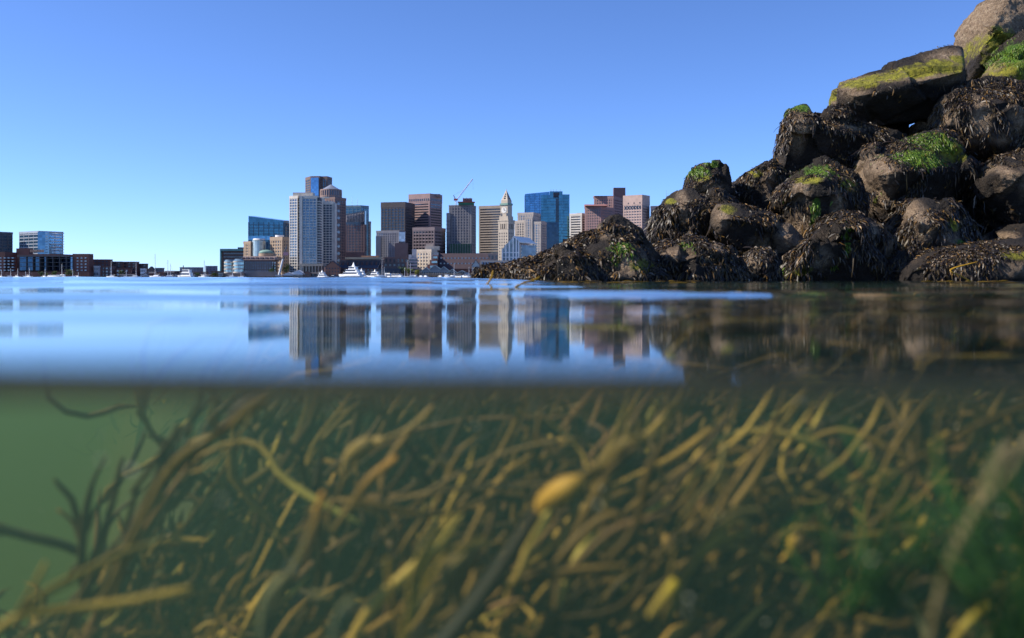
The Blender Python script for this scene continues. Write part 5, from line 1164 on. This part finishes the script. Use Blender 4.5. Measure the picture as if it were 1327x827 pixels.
def wrack(label, main, subs=(), blad=(), cat='seaweed', name='wrack_frond'):
    """main strand mesh = the thing; forks stay in its mesh, bladders are its parts"""
    V, Q, C = merge([frond(*a) if isinstance(a, tuple) and not hasattr(a[0], 'shape') else a for a in [main] + list(subs)])
    p0 = V[0].copy(); o = np_mesh(name, V, Q, KELP, True, None, {'tint': C}, off=tuple(p0)); tag(o, label, cat, 'large seaweed fronds in front of the bed')
    for b in blad:
        v, q, c = frond(*b); np_mesh('air_bladder', v, q, KELP, True, o, {'tint': c}, off=tuple(p0))
    return o
wrack('yellow strand forked like a flat Y at the bottom left corner', ([(-30, 840, .5, 16), (20, 800, .5, 13), (70, 790, .5, 13), (150, 782, .5, 12), (250, 763, .5, 11)], YE, YE), [([(20, 800, .5, 11), (60, 768, .51, 12), (110, 742, .52, 12), (165, 716, .53, 11), (228, 698, .54, 8)], YE, PA), ([(10, 815, .5, 9), (35, 775, .5, 9), (60, 728, .5, 7)], OL, YE)])
wrack('dark broad blade entering level from the left edge', ([(-60, 676, .8, 24), (0, 686, .8, 26), (40, 696, .81, 28), (80, 706, .82, 27), (104, 716, .83, 20), (112, 720, .83, 8)], (.10, .085, .035), (.10, .085, .035), 30, .45))
wrack('brown knobbly upright frond with short branches, beside the dark level blade', ([(112, 800, .8, 11), (106, 740, .8, 16), (108, 690, .8, 18), (114, 650, .8, 15), (122, 622, .8, 10), (133, 600, .8, 8), (138, 590, .8, 4)], BR, BR, 30, .45), [([(108, 700, .8, 12), (98, 664, .8, 10), (92, 646, .8, 9), (76, 628, .8, 7), (70, 620, .8, 4)], BR, OL), ([(106, 710, .8, 10), (96, 680, .8, 9), (80, 664, .8, 7), (74, 662, .8, 4)], BR, OR), ([(112, 740, .8, 11), (130, 700, .8, 11), (146, 650, .81, 10), (156, 606, .82, 9), (160, 592, .82, 4)], BR, BR), ([(110, 760, .8, 10), (136, 720, .8, 10), (160, 690, .82, 9), (176, 640, .82, 8), (182, 622, .82, 4)], BR, OL), ([(106, 730, .8, 12), (92, 742, .8, 8), (88, 760, .8, 4)], BR, BR), ([(112, 690, .8, 10), (124, 660, .8, 9), (142, 636, .8, 7), (150, 624, .8, 4)], BR, OL), ([(112, 780, .8, 12), (140, 752, .8, 10), (168, 742, .8, 6), (176, 738, .8, 4)], BR, BR)])
wrack('long diagonal frond with one swollen bladder reaching the surface on the left', ([(120, 800, .62, 8), (160, 720, .62, 10), (190, 660, .62, 12), (212, 622, .62, 14), (244, 592, .61, 12), (282, 564, .6, 12)], OL, OL), [([(276, 568, .6, 13), (292, 558, .6, 11), (318, 535, .58, 13), (350, 515, .57, 9)], OL, OL), ([(284, 560, .6, 9), (310, 540, .59, 9), (348, 524, .58, 7)], BR, OL), ([(282, 562, .6, 8), (276, 540, .6, 8), (279, 516, .6, 6)], BR, OL), ([(284, 562, .6, 12), (316, 530, .6, 26), (345, 514, .6, 20)], DK, DK)], [([(208, 630, .62, 10), (222, 610, .62, 20), (244, 590, .61, 24), (262, 576, .6, 18), (280, 564, .6, 10)], OL, OL, 24, .8)])
wrack('straight thin forked strand rising beside the long diagonal frond', ([(140, 800, .66, 7), (158, 740, .66, 9), (172, 700, .66, 9), (190, 640, .66, 7), (198, 625, .66, 5)], OL, OL), [([(156, 745, .66, 7), (166, 717, .66, 9), (186, 690, .66, 6), (215, 640, .66, 5)], OL, YE)])
wrack('brown frond with three blunt tips left of the bladder frond', ([(170, 640, .75, 9), (200, 600, .75, 11), (228, 560, .75, 10), (232, 548, .75, 8)], BR, BR), [([(200, 600, .75, 8), (238, 580, .75, 9), (248, 550, .75, 8)], BR, BR)])
wrack('pale pink brown bladder with a long tip pointing up right, upper middle left', ([(395, 735, .7, 8), (415, 680, .7, 8), (438, 640, .7, 9), (450, 605, .7, 12)], BR, OL), [([(494, 572, .68, 13), (530, 555, .68, 10), (562, 527, .67, 9)], (.24, .16, .05), (.24, .16, .05))], [([(447, 612, .7, 9), (455, 592, .7, 20), (472, 578, .69, 24), (488, 574, .69, 18), (498, 571, .68, 12)], (.28, .19, .06), (.28, .19, .06), 24, .85)])
wrack('golden orange bladder on a thick black stalk near the centre', ([(560, 850, .55, 40), (610, 790, .55, 34), (650, 735, .55, 26), (680, 690, .55, 20), (698, 662, .55, 17)], (.02, .02, .012), DK), [([(752, 622, .54, 18), (780, 600, .54, 18), (812, 572, .53, 16), (855, 562, .53, 9)], OL, (.24, .17, .05)), ([(748, 624, .54, 14), (790, 590, .54, 12), (815, 560, .53, 12), (808, 557, .53, 8)], OL, PA), ([(752, 626, .54, 10), (790, 610, .54, 10), (830, 570, .54, 10), (850, 566, .54, 8)], BR, OL)], [([(696, 666, .55, 10), (706, 650, .55, 26), (726, 637, .545, 33), (744, 627, .54, 26), (758, 620, .54, 14)], GO, (.34, .21, .04), 26, .85)])
wrack('strand crossing level from the left to the golden bladder', ([(500, 650, .72, 6), (550, 640, .72, 10), (600, 632, .72, 10), (660, 630, .72, 10), (740, 622, .72, 9)], (.22, .14, .05), (.22, .14, .05)), [([(550, 640, .72, 8), (600, 612, .72, 10), (660, 586, .72, 10), (720, 572, .72, 9), (748, 570, .72, 8)], (.20, .13, .05), (.22, .15, .05))])
wrack('bright orange tip on a grey stem, left of centre', ([(340, 830, .58, 16), (370, 760, .58, 16), (392, 716, .58, 14), (405, 685, .58, 13), (413, 660, .58, 15), (420, 636, .58, 10)], (.09, .09, .04), OR))
wrack('golden blunt tip below the pink brown bladder', ([(430, 690, .66, 9), (455, 655, .66, 10), (480, 620, .66, 14), (516, 592, .66, 11)], OL, OR))
wrack('bundle of bright yellow green strands at the lower middle', ([(520, 840, .5, 12), (530, 790, .5, 11), (536, 740, .5, 11), (560, 690, .5, 9), (570, 676, .5, 7)], YE, PA), [([(530, 810, .5, 10), (548, 750, .5, 10), (555, 715, .5, 10), (590, 665, .5, 8)], YE, YE), ([(520, 830, .5, 9), (505, 760, .5, 8), (502, 722, .5, 7)], OL, YE), ([(540, 790, .5, 9), (570, 750, .5, 10), (610, 712, .51, 9), (640, 704, .52, 8)], PA, PA), ([(545, 770, .5, 9), (580, 720, .5, 10), (630, 700, .52, 8)], YE, YE)])
wrack('pale hooked strand at the bottom, right of the orange tip', ([(430, 850, .42, 10), (434, 815, .42, 12), (444, 790, .42, 13), (458, 780, .42, 15), (464, 784, .42, 10)], (.16, .19, .10), PA))
wrack('fuzzy brown clump in the lower centre', ([(596, 800, .6, 12), (592, 770, .6, 20), (590, 735, .6, 44), (612, 715, .6, 40), (620, 705, .6, 12)], (.13, .085, .03), (.15, .09, .03), 30, .9))
wrack('grey curled stub at the bottom between hooked strand and yellow bundle', ([(340, 830, .48, 18), (348, 780, .48, 22), (366, 752, .48, 20), (372, 748, .48, 12)], (.11, .12, .06), PA, 30, .8), [([(378, 784, .48, 14), (400, 772, .48, 15), (430, 772, .48, 12)], (.14, .13, .06), PA)])
wrack('fan of yellow olive strands leaning right, right of centre', ([(850, 830, .6, 9), (872, 770, .6, 10), (900, 720, .6, 10), (930, 660, .61, 10), (960, 612, .62, 9), (998, 560, .62, 8)], OL, (.24, .14, .04)), [([(865, 800, .6, 9), (890, 740, .6, 9), (930, 690, .6, 10), (960, 672, .6, 9), (975, 694, .6, 7)], YE, PA), ([(860, 810, .6, 8), (880, 690, .6, 8), (900, 650, .6, 9), (930, 618, .6, 9), (940, 572, .6, 8)], OL, PA), ([(872, 780, .6, 8), (896, 730, .6, 9), (935, 698, .6, 10), (968, 692, .6, 8)], YE, YE), ([(880, 760, .6, 7), (910, 700, .6, 9), (950, 665, .6, 8), (985, 660, .6, 7)], OL, PA), ([(890, 830, .6, 7), (920, 760, .6, 9), (965, 726, .6, 9), (1010, 728, .6, 8), (1060, 702, .62, 9), (1128, 700, .62, 8)], OL, BR)])
wrack('bright yellow blunt tip at the lower right of centre', ([(840, 800, .5, 9), (856, 778, .5, 12), (868, 764, .5, 14), (876, 752, .5, 11)], YE, (.55, .4, .02)))
wrack('orange club shaped tip standing in the dark patch on the right', ([(1010, 730, .7, 8), (1022, 716, .7, 13), (1030, 690, .7, 15), (1034, 684, .7, 9)], (.5, .3, .04), (.42, .26, .04)))
wrack('pair of arched strands upper right of centre', ([(1060, 650, .8, 9), (1080, 610, .8, 10), (1095, 585, .8, 10), (1108, 578, .8, 8)], (.2, .13, .06), (.24, .16, .07)), [([(1095, 620, .8, 8), (1104, 600, .8, 9), (1118, 584, .8, 10), (1134, 576, .8, 8)], (.2, .13, .06), (.24, .16, .07)), ([(950, 632, .8, 9), (990, 626, .8, 10), (1030, 612, .8, 9), (1074, 618, .8, 8)], (.18, .12, .05), (.2, .14, .05))])
wrack('large blurred pale frond rising along the right edge', ([(1200, 850, .36, 16), (1222, 760, .36, 24), (1246, 700, .36, 30), (1275, 650, .36, 28), (1310, 610, .36, 26), (1340, 560, .36, 20)], (.14, .11, .05), (.2, .15, .08)), [([(1268, 670, .36, 20), (1284, 620, .36, 22), (1310, 576, .36, 14)], (.15, .11, .05), (.2, .15, .08))])
wrack('thin loop of strand arching at the bottom right', ([(1090, 800, .56, 7), (1112, 768, .56, 10), (1140, 758, .56, 10), (1172, 774, .56, 10), (1196, 812, .56, 12), (1206, 850, .56, 12)], (.17, .15, .07), (.15, .15, .07)))
wrack('yellow stub with bright end at the bottom right corner', ([(1226, 850, .5, 14), (1246, 815, .5, 15), (1272, 790, .5, 16), (1286, 784, .5, 11)], YE, (.5, .4, .03)))
# green threads of weed close to the port
def tuft(label, px, py, Yd, wpx, hpx, n, seed, lean=.0):
    r = np.random.default_rng(seed); parts = []
    for _ in range(n):
        x0 = px + r.normal(0, wpx * .16); a = r.normal(lean, .38); h_ = hpx * r.uniform(.45, 1.05); w0 = r.uniform(2.5, 7); k = r.normal(0, .25) * h_
        g = np.array([.022, .065, .010]) * r.uniform(.5, 1.5)
        parts.append(frond([(x0, py, Yd, w0), (x0 + math.sin(a) * h_ * .35 + k * .3, py - h_ * .36, Yd + r.normal(0, .012), w0), (x0 + math.sin(a) * h_ * .8 + k * .6, py - h_ * .7, Yd + r.normal(0, .02), w0 * .8), (x0 + math.sin(a) * h_ * 1.25 + k * .2, py - h_, Yd + r.normal(0, .03), w0 * .4)], tuple(g), tuple(g * 1.5), 14, .5, 5))
    V, Q, C = merge(parts); p0 = V[0].copy(); tag(np_mesh('green_weed', V, Q, KELP, True, None, {'tint': C}, off=tuple(p0)), label, 'seaweed')
tuft('soft dark green tuft of thread weed in the middle of the right half', 1120, 800, .42, 200, 150, 46, 4, .1)
tuft('blurred bright green tuft against the right edge of the photo', 1325, 870, .30, 100, 330, 60, 6, -.05)
n = 260; Yp = rng.uniform(.3, 1.3, n); Xp = rng.uniform(-.5, .55, n) * Yp; Zp = -.02 - rng.random(n) ** 1.5 * .3 * Yp
d = rng.normal(0, .0006, (n, 4, 3)); V = (np.stack([Xp, Yp, Zp], -1)[:, None, :] + d).reshape(-1, 3); b = np.arange(n)[:, None] * 4
Q = np.concatenate([b + np.array(f) for f in ((0, 1, 2), (0, 3, 1), (1, 3, 2), (2, 3, 0))], 0)
tag(np_mesh('silt', V, Q, plain((.5, .46, .36)), False), 'pale specks of silt drifting in the green water', 'silt', kind='stuff')
# weed tips breaking the surface
for i, (x, y0, y1, Yd, lb) in enumerate(((633, 368, 350, 2.6, 'golden frond tip sticking out of the water at the left end of the spit'), (678, 369, 358, 2.4, 'slanting brown frond tip breaking the surface before the spit'), (1246, 360, 339, 5.5, 'ochre stick of weed poking out of the water before the right ledge'))):
    dx = (2, 22, -50)[i]
    v, q, c = frond([(x - dx * .4 - 6, y0 + 6, Yd, 3), (x, y0 - 2, Yd, 2.4), (x + (4, 14, -14)[i], (y0 + y1) / 2, Yd, 3), (x + (6, 22, 22)[i], y1, Yd, 2)], (.34, .2, .02), (.4, .22, .02), 16)
    p0 = v[0].copy(); tag(np_mesh('frond_tip', v, q, KELP, True, None, {'tint': c}, off=tuple(p0)), lb, 'seaweed')
c = []
for i in range(70):
    x = rng.uniform(690, 900) if i < 45 else rng.uniform(1180, 1320); y = rng.uniform(364.3, 367.5); Yd = F * H / (y - HY); wz = rng.uniform(4, 14)
    c.append(frond([(x - wz, y, Yd, 1.0), (x, y - .6, Yd, 1.6), (x + wz, y - .1, Yd, .8)], (.20, .12, .015) if i % 2 else (.06, .04, .015), None, 8, .4, 5))
v, q, cc_ = merge(c); tag(np_mesh('floating_weed', v, q, KELP, True, None, {'tint': cc_}), 'scraps of brown and golden weed floating at the foot of the boulders', 'seaweed', kind='stuff')
